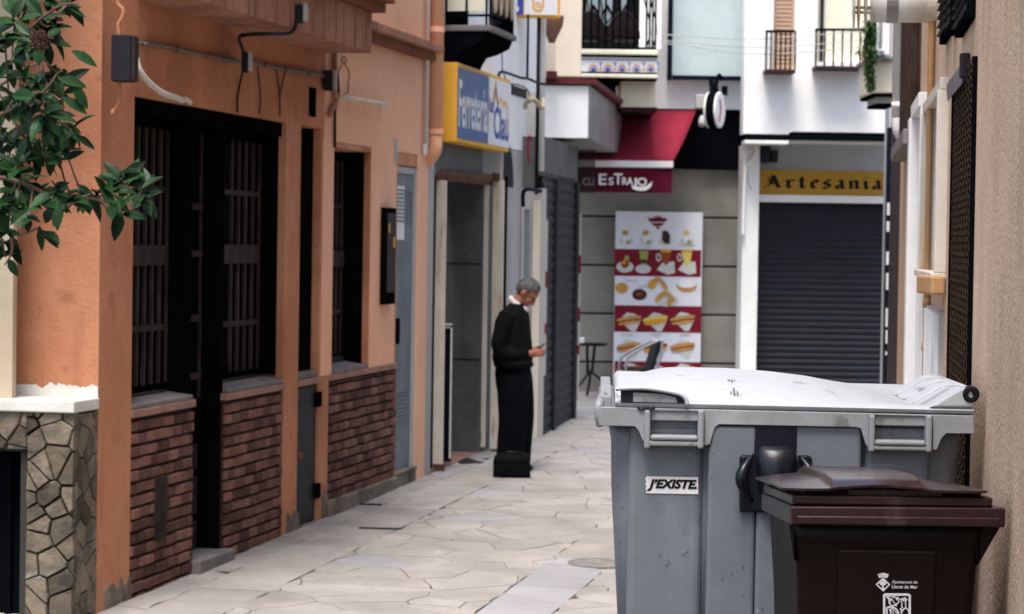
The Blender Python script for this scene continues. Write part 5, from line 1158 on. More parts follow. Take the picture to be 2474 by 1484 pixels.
# lid: height field with a rounded crown
nx, ny = 110, 22
XA, XB = bx(1486), bx(2350)
def prof(xp):   # crown height along the bin, in picture rows
    K = [(1486, 921), (1491, 913), (1500, 911), (1568, 914), (1580, 911), (1600, 906), (1625, 902), (1660, 900.5), (1790, 903), (1900, 911), (2000, 923), (2090, 940), (2160, 954), (2200, 962), (2350, 972)]
    for i in range(len(K) - 1):
        if K[i][0] <= xp <= K[i + 1][0]: t = (xp - K[i][0]) / (K[i + 1][0] - K[i][0]); return K[i][1] * (1 - t) + K[i + 1][1] * t
    return K[-1][1]
lipT = lambda xp: 966 + (xp - 1486) / 864 * 19
rowsY = [(0, 0.0), (.0, .35), (.004, .8), (.012, 1.0)]
q = MB(); V = []
ydeep = DEP - .08
for i in range(nx + 1):
    xp = 1486 + 864 * i / nx; X = bx(xp); col = []
    zb = bz_(xp, 1001 + (xp - 2350) * .018); zl_ = bz_(xp, lipT(xp)); zc_ = at(xp, prof(xp), YB + .45).z
    x_in = min(1, max(0, (xp - 1486) / 60))
    col.append((X, YB + .012, zb)); col.append((X, YB + .002, zb + .006)); col.append((X, YB + .0, zl_ - .008)); col.append((X, YB + .012, zl_)); col.append((X, YB + .03, zl_ + .004))
    for d, s_ in ((.045, .16), (.07, .32), (.11, .52), (.16, .70), (.22, .84), (.30, .94), (.45, 1.0), (ydeep / 2, 1.02), (ydeep - .45, 1.0), (ydeep - .30, .94), (ydeep - .16, .7), (ydeep - .07, .32)):
        col.append((X, YB + d, zl_ + .004 + (zc_ - zl_ - .004) * s_))
    col += [(X, YB + ydeep - .03, zl_ + .004), (X, YB + ydeep, zl_ - .01), (X, YB + ydeep, zb)]
    V.append(col)
m_ = len(V[0]); vs = [Vector(p) for c_ in V for p in c_]; fs = []
for i in range(nx):
    for j in range(m_ - 1): fs.append((i * m_ + j, (i + 1) * m_ + j, (i + 1) * m_ + j + 1, i * m_ + j + 1))
fs += [tuple(range(m_)), tuple(nx * m_ + j for j in range(m_))[::-1]]
fs += [tuple(i * m_ for i in range(nx + 1))[::-1] + tuple()] if False else []
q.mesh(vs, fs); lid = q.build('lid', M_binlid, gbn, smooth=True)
e_ = lid.modifiers.new('Edge', 'EDGE_SPLIT'); e_.split_angle = radians(50)
random.seed(31)
for (cx_, cy_, sx_, sy_, n_) in ((1779, 921, 9, 2.2, 16), (1783, 950, 8, 7, 24)):
    q = MB()
    for k_ in range(n_):
        fx, fy_ = random.gauss(cx_, sx_ * .6), random.gauss(cy_, sy_ * .6); i_ = min(nx - 1, max(0, int((fx - 1486) / 864 * nx))); col = V[i_]; best = None
        for j_ in range(3, 12):
            a_, b_ = Vector(col[j_]), Vector(col[j_ + 1]); ya = 742 - (a_ - CAMP).dot(cU) * FP / (a_ - CAMP).dot(cF); yb = 742 - (b_ - CAMP).dot(cU) * FP / (b_ - CAMP).dot(cF)
            if min(ya, yb) <= fy_ <= max(ya, yb): best = a_.lerp(b_, (fy_ - ya) / (yb - ya + 1e-9)); nn_ = (b_ - a_).normalized(); break
        if best is None: continue
        w_, h_ = random.uniform(.001, .005), random.uniform(.003, .016); up3 = Vector((0, -nn_.z, nn_.y)) * .0012
        q.prism([best + Vector((w_ * cos(t), 0, 0)) + nn_ * h_ * sin(t) for t in (0, 1.1, 2.3, 3.3, 4.2, 5.4)], [best + up3 + Vector((w_ * cos(t), 0, 0)) + nn_ * h_ * sin(t) for t in (0, 1.1, 2.3, 3.3, 4.2, 5.4)])
    if q.v: q.build('grime_flecks', M_grime, lid)
# recess under the raised lid nose
q = MB(); pts = [fz(x, y, YB - .004) for x, y in ((1500, 942), (1560, 941), (1612, 949), (1645, 956), (1654, 966), (1656, 976), (1500, 974))]
q.plate(Front(YB - .004), pts, -.012, .0); rc = q.build('lid_recess', M_dgrey, lid, bev=.002)
q = MB(); pts = [fz(x, y, YB - .006) for x, y in ((1530, 949), (1600, 953), (1634, 961), (1638, 975), (1530, 973))]
q.plate(Front(YB - .006), pts, -.006, .0); q.build('recess_floor', M_rim, rc, bev=.002)
q = MB(); q.tube(smoothpts([at(x, y, YB - .012) for x, y in ((1488, 941), (1520, 939), (1562, 939), (1612, 946), (1645, 954), (1658, 965), (1661, 978))]), .0065, 8); q.build('recess_edge', M_binlid, lid, smooth=True)
q = MB(); q.tube(smoothpts([at(x, y, YB - .004) for x, y in ((1541, 984), (1549, 990), (1562, 986), (1572, 990), (1582, 984))]), .0035, 6); q.build('moulded_mark', M_dgrey, lid, smooth=True)
# hinge block
q = MB(); z0_ = bz_(2270, 985)
prof_ = [(2212, 985), (2262, 938), (2318, 938), (2343, 938), (2351, 950), (2351, 988)]
q.plate(FB_, [fz(x, y, YB) for x, y in ((2242, 984), (2322, 936), (2340, 936), (2349, 944), (2351, 984))], -.12, .001); hb_ = q.build('hinge_block', M_binlid, lid, bev=.006)
q = MB()
PR = [(2214, 985), (2290, 940), (2318, 934), (2338, 935), (2349, 944), (2351, 984)]
for Y_ in (.19, .40, .60):
    q.prism([at(x, y, YB) + Vector((0, Y_, 0)) for x, y in PR], [at(x, y, YB) + Vector((0, Y_ + .10, 0)) for x, y in PR])
each(q, 'hinge_rib', M_binlid, lid, bev=.005)
q = MB(); PC = [(2225, 985), (2296, 944), (2344, 944), (2349, 984)]
q.prism([at(x, y, YB) + Vector((0, .12, 0)) for x, y in PC], [at(x, y, YB) + Vector((0, .69, 0)) for x, y in PC]); q.build('hinge_core', M_binlid, lid)
q = MB(); e0, e1 = at(2218, 982, YB), at(2344, 942, YB); q.tube([e1 + Vector((0, .1, 0)), e1 + Vector((0, .70, 0))], .008, 8); q.build('hinge_rail', M_binlid, lid, smooth=True)
q = MB(); c = at(2343.5, 952, YB); q.lathe((c.x, c.y + .01, c.z), (0, -1, 0), [(.025, -.02), (.025, .012), (.021, .018), (.010, .018), (.009, .006)], 24); q.build('hinge_cap', M_rubber, lid, bev=.002)
# navy trunnion socket
q = MB(); q.fb(1822, 1925, 1027, 1112, YB + .008, .05); tr = q.build('lift_socket', M_binnavy, gbn, bev=.004)
q = MB(); q.plate(FB_, [fz(x, y, YB) for x, y in ((1787, 1102), (1800, 1099), (1818, 1101), (1834, 1112), (1918, 1112), (1930, 1101), (1950, 1099), (1962, 1106), (1960, 1240), (1787, 1238))], -.05, .003); q.build('socket_plate', M_binnavy, tr, bev=.006)
q = MB(); cxs = at(1875, 1100, YB)
ringz = [(1078, .030, .0), (1081, .048, .012), (1090, .058, .028), (1120, .060, .042), (1170, .052, .046), (1234, .036, .03)]
rings = []
for y, hw, dp_ in ringz: rings.append([Vector((cxs.x + cos(pi + pi * i / 12) * hw, YB + .0 + sin(pi + pi * i / 12) * dp_, bz_(1875, y))) for i in range(13)])
vs = [p for r in rings for p in r]; fs = [(i * 13 + k, i * 13 + k + 1, (i + 1) * 13 + k + 1, (i + 1) * 13 + k) for i in range(5) for k in range(12)]
q.mesh(vs, fs); q.build('socket_hub', M_binnavy, tr, smooth=True)
for sx in (-1, 1):
    q = MB(); ctr = at(1875 + sx * 72, 1135, YB); rr_ = [Vector((ctr.x - sx * .02 + sx * .036 * sin(pi * i / 14) * 1.0, YB - .004 - .03 * sin(pi * i / 14), bz_(1875, 1100) - .135 * i / 14)) for i in range(15)]; q.tube(rr_, [.004 + .014 * sin(pi * i / 14) for i in range(15)], 8); q.build('socket_cheek', M_binnavy, tr, smooth=True)
# sticker
q = MB(); stp = [(1562, 1152), (1686, 1154), (1686, 1195), (1560, 1193), (1563, 1188), (1559, 1184), (1561, 1176), (1558, 1171), (1561, 1166), (1558, 1158)]
FBn = Front(YB + .0425)
q.plate(FBn, [fz(x, y, YB + .0425) for x, y in stp], -.003, .0); stk = q.build('sticker', M_sticker, gbn)
q = MB(); X0, Z0 = fz(1563, 1187, YB + .0425); X1, Z1 = fz(1683, 1160, YB + .0425); text(q, "J\u2019EXISTE.", FBn, X0, X1, Z0, Z1, .0005, bold=.045, shear=.28); q.build('lettering', M_letterblk, stk)
for sx in (0, 1):
    for sy in (0, 1):
        q = MB(); X = XL + .14 + sx * (XR - XL - .28); Yw = YB + .25 + sy * .75; zz = gz(Yw); q.lathe((X - .025, Yw, zz + .1), (1, 0, 0), [(.07, 0), (.1, .008), (.1, .042), (.07, .05)], 20); q.build('wheel', M_rubber, gbn)
        q = MB(); q.tube([(X, Yw, zz + .1), (X, Yw, zz + .24)], .03, 8); q.build('castor', M_alu, gbn)

gbn.rotation_euler = (0, 0, -radians(2)); gbn.location.x += .021
# ------------------------------------------------------------------ brown bin
Y2 = 6.2; F2 = Front(Y2)
bb_ = thing('brown_bin', (at(2170, 1300, Y2).x, Y2 + .37, gz(Y2 + .3)), 'dark brown organic waste bin with a printed crest in front of the grey container', 'bin')
def c2x(x, y=1230): return at(x, y, Y2).x
def c2z(x, y): return at(x, y, Y2).z
Z2 = c2z(2170, 1226); D2 = .74
XL2, XR2 = c2x(1926, 1400), c2x(2374, 1400)
q = MB(); loft(q, [rrect(XL2 + .03, XR2 - .03, Y2 + .12, Y2 + D2 - .1, .03, gz(Y2) + .05), rrect(XL2 + .012, XR2 - .012, Y2 + .06, Y2 + D2 - .06, .03, Z2 - .3), rrect(XL2 + .0, XR2, Y2 + .035, Y2 + D2 - .03, .03, Z2 - .09), rrect(XL2 - .012, XR2 + .012, Y2 + .025, Y2 + D2 - .02, .03, Z2 - .045)])
bo = q.build('body', M_brownbody, bb_)
for po_ in bo.data.polygons: po_.use_smooth = abs(po_.normal.z) < .8
FB2 = Front(Y2 + .045)
q = MB(); x0, x1 = c2x(1998), c2x(2182)
q.hexa([(c2x(2035), Y2 + .2, gz(Y2) + .2), (c2x(2268), Y2 + .2, gz(Y2) + .2), (c2x(2268), Y2 + .1, gz(Y2) + .2), (c2x(2035), Y2 + .1, gz(Y2) + .2), (c2x(2030), Y2 + .1, Z2 - .11), (c2x(2272), Y2 + .1, Z2 - .11), (c2x(2272), Y2 + .03, Z2 - .11), (c2x(2030), Y2 + .03, Z2 - .11)]); q.build('front_panel', M_brownbody, bb_, bev=.008)
q = MB(); q.hexa([(c2x(1912), Y2 + .03, c2z(1912, 1271)), (c2x(2430), Y2 + .03, c2z(2430, 1275)), (c2x(2430), Y2, c2z(2430, 1275)), (c2x(1912), Y2, c2z(1912, 1268)), (c2x(1912), Y2 + .03, c2z(1912, 1224)), (c2x(2430), Y2 + .03, c2z(2430, 1228)), (c2x(2430), Y2, c2z(2430, 1228)), (c2x(1912), Y2, c2z(1912, 1224))])
q.hexa([(c2x(1912), Y2 + .03, c2z(1912, 1270)), (c2x(1912) + .02, Y2 + .03, c2z(1912, 1270)), (c2x(1912) + .02, Y2 + D2, c2z(1912, 1270)), (c2x(1912), Y2 + D2, c2z(1912, 1270)), (c2x(1912), Y2 + .03, c2z(1912, 1224)), (c2x(1912) + .02, Y2 + .03, c2z(1912, 1224)), (c2x(1912) + .02, Y2 + D2, c2z(1912, 1224)), (c2x(1912), Y2 + D2, c2z(1912, 1224))])
q.box(F2, c2x(2430) - .02, c2x(2430), -D2, -.03, c2z(2430, 1273), c2z(2430, 1228)); q.box(F2, c2x(1912) + .02, c2x(2430) - .02, -D2, -.03, Z2 - .02, Z2 - .001)
for v in q.v: v.z -= .058 * max(0, v.y - Y2 - .03)
q.build('rim', M_brown, bb_, bev=.005, seg=3)
q = MB(); q.hexa([(c2x(1926), Y2 + .01, c2z(1926, 1267)), (c2x(2416), Y2 + .01, c2z(2416, 1273)), (c2x(2416), Y2 - .008, c2z(2416, 1273)), (c2x(1926), Y2 - .008, c2z(1926, 1266)), (c2x(1926), Y2 + .01, c2z(1926, 1245)), (c2x(2416), Y2 + .01, c2z(2416, 1250)), (c2x(2416), Y2 - .008, c2z(2416, 1251)), (c2x(1926), Y2 - .008, c2z(1926, 1246))]); q.build('rim_band', M_brown, bb_, bev=.004, seg=3)
for xs_ in ((1912, 1926, 1), (2430, 2374, -1)):
    q = MB(); xa, xb = xs_[0], xs_[1]; q.prism([(c2x(xa), Y2 + .05, Z2 - .045), (c2x(xb), Y2 + .05, Z2 - .045), (c2x(xb), Y2 + .05, Z2 - .15)], [(c2x(xa), Y2 + .5, Z2 - .045), (c2x(xb), Y2 + .5, Z2 - .045), (c2x(xb), Y2 + .5, Z2 - .15)]); q.build('gusset', M_brownbody, bb_)
q = MB(); q.fb(2360, 2372, 1290, 1356, Y2 + .05, .08); q.build('trunnion', M_brownbody, bb_, bev=.004)
# lid
def tilt(mb):
    for v in mb.v: v.z -= .058 * (v.y - Y2)
q = MB(); loft(q, [rrect(c2x(1918), c2x(2402), Y2 + .02, Y2 + D2, .02, Z2 + .001), rrect(c2x(1916), c2x(2404), Y2 + .014, Y2 + D2, .022, Z2 + .006), rrect(c2x(1916), c2x(2404), Y2 + .014, Y2 + D2, .022, Z2 + .024), rrect(c2x(1922), c2x(2398), Y2 + .02, Y2 + D2, .022, Z2 + .029)], cap=True); tilt(q); ld = q.build('lid', M_brown, bb_, bev=.002)
q = MB(); q.box(F2, c2x(1950), c2x(2380), -D2 + .02, -.06, Z2 + .022, Z2 + .044); tilt(q); q.build('lid_recess', M_brownbody, ld)
q = MB(); q.box(F2, c2x(2052), c2x(2284), -.3, -.035, Z2 + .022, Z2 + .046); tilt(q); q.build('lid_nose', M_brown, ld, bev=.006)
nx2, ny2 = 110, 20
def lidz(u, v):  # u 0..1 across, v 0..1 front to back
    d = abs(u - .47); ce = 1 / (1 + exp((d - .232) * 170)); side = max(0, 1 - (max(0, d - .23) / .27)); rise = min(1, v / .28)
    wave = .009 * exp(-((u - .47) / .17) ** 2) * (1 - min(1, v * 5))
    return .040 + .018 * side * rise + ce * .017 * min(1, .15 + v * 12) + wave
q = MB(); Vt = []; xl, xr = c2x(1893, 1178), c2x(2392, 1180)
for i in range(nx2 + 1):
    for j in range(ny2 + 1):
        u, v = i / nx2, j / ny2; cu_ = .03 * (1 - min(1, u / .06)) ** 2 + .03 * (1 - min(1, (1 - u) / .06)) ** 2
        Vt.append(Vector((xl + (xr - xl) * u, Y2 + .0 + cu_ + (D2 - .02 - cu_) * v, Z2 + lidz(u, v) + .004)))
fs = [(i * (ny2 + 1) + j, (i + 1) * (ny2 + 1) + j, (i + 1) * (ny2 + 1) + j + 1, i * (ny2 + 1) + j + 1) for i in range(nx2) for j in range(ny2)]
q.mesh(Vt, fs); tilt(q); tp_ = q.build('lid_top', M_brown, ld, smooth=True); sm_m = tp_.modifiers.new('Solidify', 'SOLIDIFY'); sm_m.thickness = .006; sm_m.offset = -1
e_ = tp_.modifiers.new('Edge', 'EDGE_SPLIT'); e_.split_angle = radians(38)
q = MB(); z = Z2 + .075; a_, b_ = at(1985, 1157, Y2 + .16), at(2040, 1153, Y2 + .16)
for sx in (0, 1):
    q = MB(); X = XL2 - .0 + sx * (XR2 - XL2); q.lathe((X - .02, Y2 + D2 - .02, gz(Y2 + D2) + .1), (1, 0, 0), [(.06, 0), (.1, .005), (.1, .04), (.06, .045)], 20); q.build('wheel', M_rubber, bb_)
# crest and lettering on the bin front
Yp = Y2 + .0285
def fy(x, y):   # follow the slight taper of the front panel
    zt_, zb2 = Z2 - .11, gz(Y2) + .2; p_ = at(x, y, Y2 + .04); t = (zt_ - p_.z) / (zt_ - zb2); Yq = Y2 + .03 + .07 * t
    p_ = at(x, y, Yq); return p_
tl_ = atan(.07 / ((Z2 - .11) - (gz(Y2) + .2)))
class FT(Frame):
    def __init__(s): s.o = Vector((0, Y2 + .03, Z2 - .11)); s.S = Vector((1, 0, 0)); s.N = Vector((0, -cos(tl_), sin(tl_) * -1)); s.U = Vector((0, sin(tl_) * -1, cos(tl_))).normalized()
    def P(s, a, n, z): return s.o + s.S * a + s.N * n + s.U * z
FTT = FT()
def ft(x, y):
    d = ray(x, y); t = (FTT.o - CAMP).dot(FTT.N) / d.dot(FTT.N); p_ = CAMP + d * t - FTT.o; return p_.dot(FTT.S), p_.dot(FTT.U)
def s2d(cx, cy): return ft((3450 + cx / 7.17) / 1.6556, (2250 + cy / 7.17) / 1.6556)
q = MB(); W = .0042
def pl_(pts, wd=1.0, close=False, sm=False):
    P_ = [s2d(*p) for p in pts]
    if close: P_.append(P_[0])
    if sm: P_ = sm2(P_, 4)
    line(q, FTT, P_, W * wd, .0015)
pl_([(588, 448), (768, 630), (590, 812), (398, 626)], .65, True)
pl_([(445, 350), (480, 425), (585, 402), (692, 428), (726, 355)], .55); pl_([(460, 350), (585, 322), (715, 352)], .9); pl_([(478, 392), (585, 370), (700, 395)], .5)
for x in (455, 520, 585, 650, 718): pl_([(x, 318 + abs(x - 585) * .22), (x, 350 + abs(x - 585) * .1)], .9)
for x, y, r in ((585, 510, 34), (540, 560, 40), (630, 560, 40), (585, 570, 44), (510, 600, 28), (660, 595, 28), (545, 625, 32), (625, 625, 32)):
    a_, z_ = s2d(x, y); q.disc(FTT, a_, z_, r / 7.17 / 1.6556 * Y2 / 6000, r / 7.17 / 1.6556 * Y2 / 6000, .002 + .0001 * (x % 7), 0, 9)
pl_([(583, 640), (580, 730)], .9); pl_([(545, 750), (580, 715), (620, 750)], .8); pl_([(560, 765), (588, 790), (610, 765)], .5)
fr_ = [(618, 2200), (616, 960)] + [(616 + 80 * (1 - cos(t)), 960 - 45 * sin(t)) for t in (.5, 1.0, 1.5)] + [(1270, 917)] + [(1350 - 80 * (1 - sin(t)), 965 - 45 * cos(t)) for t in (.5, 1.0, 1.5)] + [(1352, 2200)]
pl_(fr_, 1.35)
pl_([(680, 975), (800, 960), (900, 1000), (905, 960), (960, 1010), (975, 1070), (1010, 990), (1040, 1060), (1030, 1140), (960, 1210), (880, 1240), (800, 1220), (755, 1150), (790, 1145), (750, 1090), (825, 1080), (740, 1040), (680, 975)], .6); pl_([(700, 985), (850, 1060), (965, 1250)], .5)
pl_([(1180, 1050 + 32), (1090, 1065), (1120, 1040), (1180, 1035), (1250, 1045), (1262, 1070), (1180, 1100)], .6, True, True); pl_([(1180, 1065), (1205, 1005)], .7)
pl_([(1105, 1110), (1130, 1180), (1120, 1240), (1140, 1280), (1085, 1340), (1130, 1355), (1135, 1390), (1090, 1410), (1130, 1440), (1110, 1480), (1160, 1560)], .6); pl_([(1240, 1105), (1225, 1180), (1240, 1240), (1220, 1310), (1180, 1330), (1160, 1370), (1120, 1360)], .6); pl_([(1240, 1300), (1300, 1350), (1325, 1440), (1300, 1560)], .6)
pl_([(690, 1330), (720, 1290), (800, 1275), (900, 1300), (980, 1360), (1030, 1480), (1030, 1600), (900, 1680), (760, 1600), (700, 1470)], 1.0, True, True); pl_([(780, 1350), (840, 1400), (900, 1500), (880, 1560), (820, 1500)], .6, True, True); pl_([(760, 1340), (860, 1330), (960, 1430), (985, 1560)], .5)
a0_, z0_ = s2d(838, 620); a1_, z1_ = s2d(1572, 515); text(q, 'Ajuntament de', FTT, a0_, a1_, z0_, z1_, .001, bold=.008)
a0_, z0_ = s2d(838, 738); a1_, z1_ = s2d(1576, 650); text(q, 'Lloret de Mar', FTT, a0_, a1_, z0_, z1_, .001, bold=.014)
q.build('printed_crest', M_printw, bb_)

# ------------------------------------------------------------------ shrub reaching in from the left
random.seed(11)
ts = thing('shrub', (at(-160, 900, 10.2).x, 10.2, gz(10.2)), 'leafy dark green shrub reaching in from the left edge before the orange wall', 'shrub')
tw = MB(); tl = MB(); base = at(-160, 900, 10.2)
main = [[(-230, 420), (-80, 330), (0, 278), (70, 250), (112, 215), (138, 180), (150, 172)],
        [(-230, 520), (-80, 450), (0, 430), (60, 445), (120, 470), (200, 478), (280, 486), (335, 470)],
        [(-230, 330), (-80, 150), (0, 108), (58, 80), (100, 45), (150, 12), (190, 10)],
        [(-230, 560), (-60, 500), (10, 540), (30, 600), (12, 640)],
        [(-230, 480), (-60, 340), (20, 330), (80, 345), (130, 330), (175, 318)],
        [(-230, 420), (-60, 250), (10, 200), (50, 170), (100, 150)]]
curves = []
for k, bp in enumerate(main):
    Z0 = 10.0 + .12 * k
    pts = smoothpts([at(x, y, Z0 + random.uniform(-.06, .06)) for x, y in bp], 6); curves.append(pts)
    n = len(pts); tw.tube(pts, [.013 - .010 * i / n for i in range(n)], 6)
    s = pts[0]; tw.tube(smoothpts([Vector((base.x - .25, 10.2, gz(10.2) - .05)), Vector((base.x - .22, 10.2, .9)), s]), [.03 - .0011 * i for i in range(13)], 7)
allp = [p for c in curves for p in c[6:]]
CL = [(60, 18, 7), (100, 50, 8), (142, 14, 8), (168, 6, 6), (128, 60, 6), (30, 40, 8), (12, 90, 8), (58, 110, 7), (90, 90, 5), (128, 100, 6), (100, 180, 6), (140, 180, 7), (150, 205, 6), (28, 160, 7), (60, 195, 7), (100, 235, 6), (128, 238, 5), (40, 240, 6), (10, 250, 7), (60, 300, 7), (110, 285, 7), (150, 300, 8), (175, 318, 7), (30, 340, 8), (70, 345, 8), (120, 345, 8), (90, 375, 6), (140, 375, 5), (14, 400, 8), (40, 400, 8), (62, 440, 8), (95, 470, 9), (130, 468, 8), (160, 480, 8), (30, 470, 8), (10, 500, 8), (200, 474, 7), (222, 470, 7), (150, 505, 5), (262, 462, 7), (292, 430, 9), (320, 442, 9), (345, 462, 9), (355, 485, 6), (282, 492, 6), (285, 520, 3), (70, 520, 5), (98, 548, 3), (10, 590, 5), (20, 550, 4), (14, 622, 4), (2, 330, 7), (-20, 100, 8), (-30, 220, 8), (-30, 380, 8), (-40, 480, 8)]
for (x, y, n) in CL:
    z_ = random.uniform(9.8, 10.6); c = at(x, y, z_)
    near = min(allp, key=lambda p: (p - c).length * (1 if p.x < c.x + .02 else 2.2))
    mid = near.lerp(c, .5) + Vector((0, 0, random.uniform(-.02, .0)))
    tw.tube(smoothpts([near, mid, c], 4), [.0045] * 8 + [.0025], 5)
    d0 = (c - near).normalized() if (c - near).length > .01 else Vector((1, 0, .2))
    for i in range(int(n * 1.25)):
        an = i * 2.4 + random.uniform(-.4, .4); o_ = d0.orthogonal().normalized(); o2 = d0.cross(o_)
        d = (o_ * cos(an) + o2 * sin(an)) * random.uniform(.5, 1.0) + d0 * random.uniform(.2, .9) + Vector((random.uniform(-.1, .3), random.uniform(-.35, .35), random.uniform(-.5, .15)))
        up = Vector((random.uniform(-.5, .5), -.75 + random.uniform(-.6, .6), .8)); ln = random.uniform(.06, .13)
        leaf(tl, c - d0 * .009 * i * .5 + Vector((random.uniform(-.02, .02), random.uniform(-.03, .03), random.uniform(-.02, .02))), d, up, ln, ln * random.uniform(.36, .48), random.uniform(.15, .5), random.uniform(.05, .45))
for (x0, y0, x1, y1, wd) in ((175, 205, 214, 262, .4), (150, 235, 213, 272, .38), (172, 122, 237, 158, .36), (140, 190, 210, 205, .4), (95, 545, 102, 608, .3), (35, 270, 108, 262, .3), (225, 460, 205, 470, .3)):
    a_, b_ = at(x0, y0, 9.9), at(x1, y1, 9.9); leaf(tl, a_, b_ - a_, Vector((.1, -.8, .5)), (b_ - a_).length, (b_ - a_).length * wd, .3, .15)
tw.build('branches', M_twig, ts, smooth=True)
tl.build('foliage', M_leaf, ts, smooth=False)
sd_ = MB(); c = at(96, 100, 9.9)
for i in range(260):
    v = Vector((random.gauss(0, 1), random.gauss(0, 1), random.gauss(0, 1))).normalized() * random.uniform(.02, .045); sd_.lathe(c + v, v, [(.001, -.004), (.004, 0), (.001, .004)], 5)
for i in range(40): v = Vector((random.gauss(0, 1), random.gauss(0, 1), random.gauss(0, 1))).normalized() * .042; sd_.tube([c, c + v], .0008, 3)
sd_.build('seed_head', M_seed, ts)

# ------------------------------------------------------------------ the man
PY = 20.6; pb = at(1241, 1141, PY); pb.z = gz(PY)
yaw = -.20
pr = thing('person', pb, 'grey haired man in black sweater and trousers looking down at a phone in his hands', 'person')
Ff = Vector((cos(yaw), sin(yaw), 0)); Lf = Vector((-sin(yaw), cos(yaw), 0))
def pp_(f, l, z): return pb + Ff * f + Lf * l + Vector((0, 0, z))
def ring(c, uf, ul, rf, rl, n=20, pw=2.3):
    out = []
    for i in range(n):
        t = 2 * pi * i / n; cf, sf = cos(t), sin(t)
        out.append(c + uf * (abs(cf) ** (2 / pw) * (1 if cf > 0 else -1) * rf) + ul * (abs(sf) ** (2 / pw) * (1 if sf > 0 else -1) * rl))
    return out
def vloft(mb, spec, n=20):     # (z, f, l, rf, rl)
    loft(mb, [ring(pp_(f, l, z), Ff, Lf, rf, rl, n) for z, f, l, rf, rl in spec])
def limb(mb, pts, rs, n=12):
    P_ = smoothpts([pp_(*p) for p in pts], 4); m = len(P_); R_ = []
    for i in range(m):
        t = i / (m - 1) * (len(rs) - 1); k = min(int(t), len(rs) - 2); R_.append(rs[k] + (rs[k + 1] - rs[k]) * (t - k))
    mb.tube(P_, R_, n)
def blob(mb, c, ax, bx_, cx_, ra, rb_, rc_, n=12):
    rings = []
    for j in range(1, n):
        ph = pi * j / n; rings.append([c + ax * (cos(ph) * ra) + bx_ * (sin(ph) * cos(2 * pi * i / 16) * rb_) + cx_ * (sin(ph) * sin(2 * pi * i / 16) * rc_) for i in range(16)])
    loft(mb, rings)
def fuse(o, vox, sm=6, fac=.5):
    r = o.modifiers.new('Remesh', 'REMESH'); r.mode = 'VOXEL'; r.voxel_size = vox; r.use_smooth_shade = True
    s = o.modifiers.new('Smooth', 'SMOOTH'); s.iterations = sm; s.factor = fac
# sweater
q = MB(); vloft(q, [(.865, -.018, 0, .135, .18), (.88, -.018, 0, .158, .2), (.96, -.022, 0, .162, .21), (1.05, -.024, 0, .158, .212), (1.16, -.030, 0, .150, .218), (1.25, -.030, 0, .140, .222), (1.32, -.018, 0, .118, .205), (1.37, .0, 0, .088, .14), (1.405, .018, 0, .066, .085)])
limb(q, [(-.035, -.185, 1.315), (-.07, -.235, 1.18), (-.09, -.25, 1.04), (.01, -.20, .985), (.115, -.085, .99)], [.075, .068, .062, .055, .040])
limb(q, [(-.035, .185, 1.315), (-.06, .235, 1.18), (-.08, .25, 1.04), (.01, .17, .985), (.12, .05, .995)], [.075, .068, .062, .055, .040])
limb(q, [(-.10, -.06, .90), (-.08, -.2, .91), (.06, -.19, .9), (.14, -.02, .9)], [.03, .03, .03, .03])
limb(q, [(-.16, -.05, .97), (-.12, -.18, .93), (.02, -.20, .955)], [.03, .022, .02]); limb(q, [(-.17, .02, 1.2), (-.15, -.14, 1.1), (-.02, -.21, 1.08)], [.02, .018, .015])
o = q.build('sweater', M_sweater, pr, smooth=True); fuse(o, .011, 5)
q = MB(); vloft(q, [(.66, -.012, 0, .13, .17), (.74, -.014, 0, .145, .19), (.82, -.016, 0, .15, .19), (.90, -.018, 0, .14, .18)])
for sx, fo in ((-1, .0), (1, .015)):
    limb(q, [(-.012 + fo, sx * .085, .80), (.0 + fo, sx * .095, .62), (.008 + fo, sx * .10, .44), (-.004 + fo, sx * .105, .24), (-.012 + fo, sx * .11, .06)], [.128, .130, .124, .120, .118])
    limb(q, [(.07 + fo, sx * .10, .10), (.02 + fo, sx * .11, .13), (-.06 + fo, sx * .11, .09)], [.03, .035, .03])
limb(q, [(.10, -.05, .5), (.09, -.10, .35), (.05, -.12, .2)], [.02, .02, .018]); limb(q, [(-.10, -.10, .7), (-.08, -.12, .5), (-.09, -.12, .3)], [.02, .018, .018])
o = q.build('trousers', M_trouser, pr, smooth=True); fuse(o, .012, 4)
for sx in (-1, 1):
    q = MB(); fo = -.035 if sx < 0 else -.02; ly = sx * .105
    loft(q, [ring(pp_(-.115 + fo, ly, .045), Vector((0, 0, 1)), Lf, .02, .02, 14), ring(pp_(-.10 + fo, ly, .05), Vector((0, 0, 1)), Lf, .05, .036, 14), ring(pp_(-.02 + fo, ly, .05), Vector((0, 0, 1)), Lf, .05, .042, 14), ring(pp_(.07 + fo, ly, .042), Vector((0, 0, 1)), Lf, .042, .046, 14), ring(pp_(.13 + fo, ly, .034), Vector((0, 0, 1)), Lf, .034, .044, 14), ring(pp_(.165 + fo, ly, .025), Vector((0, 0, 1)), Lf, .018, .028, 14)])
    q.build('shoe', M_shoe, pr, smooth=True, sub=1)
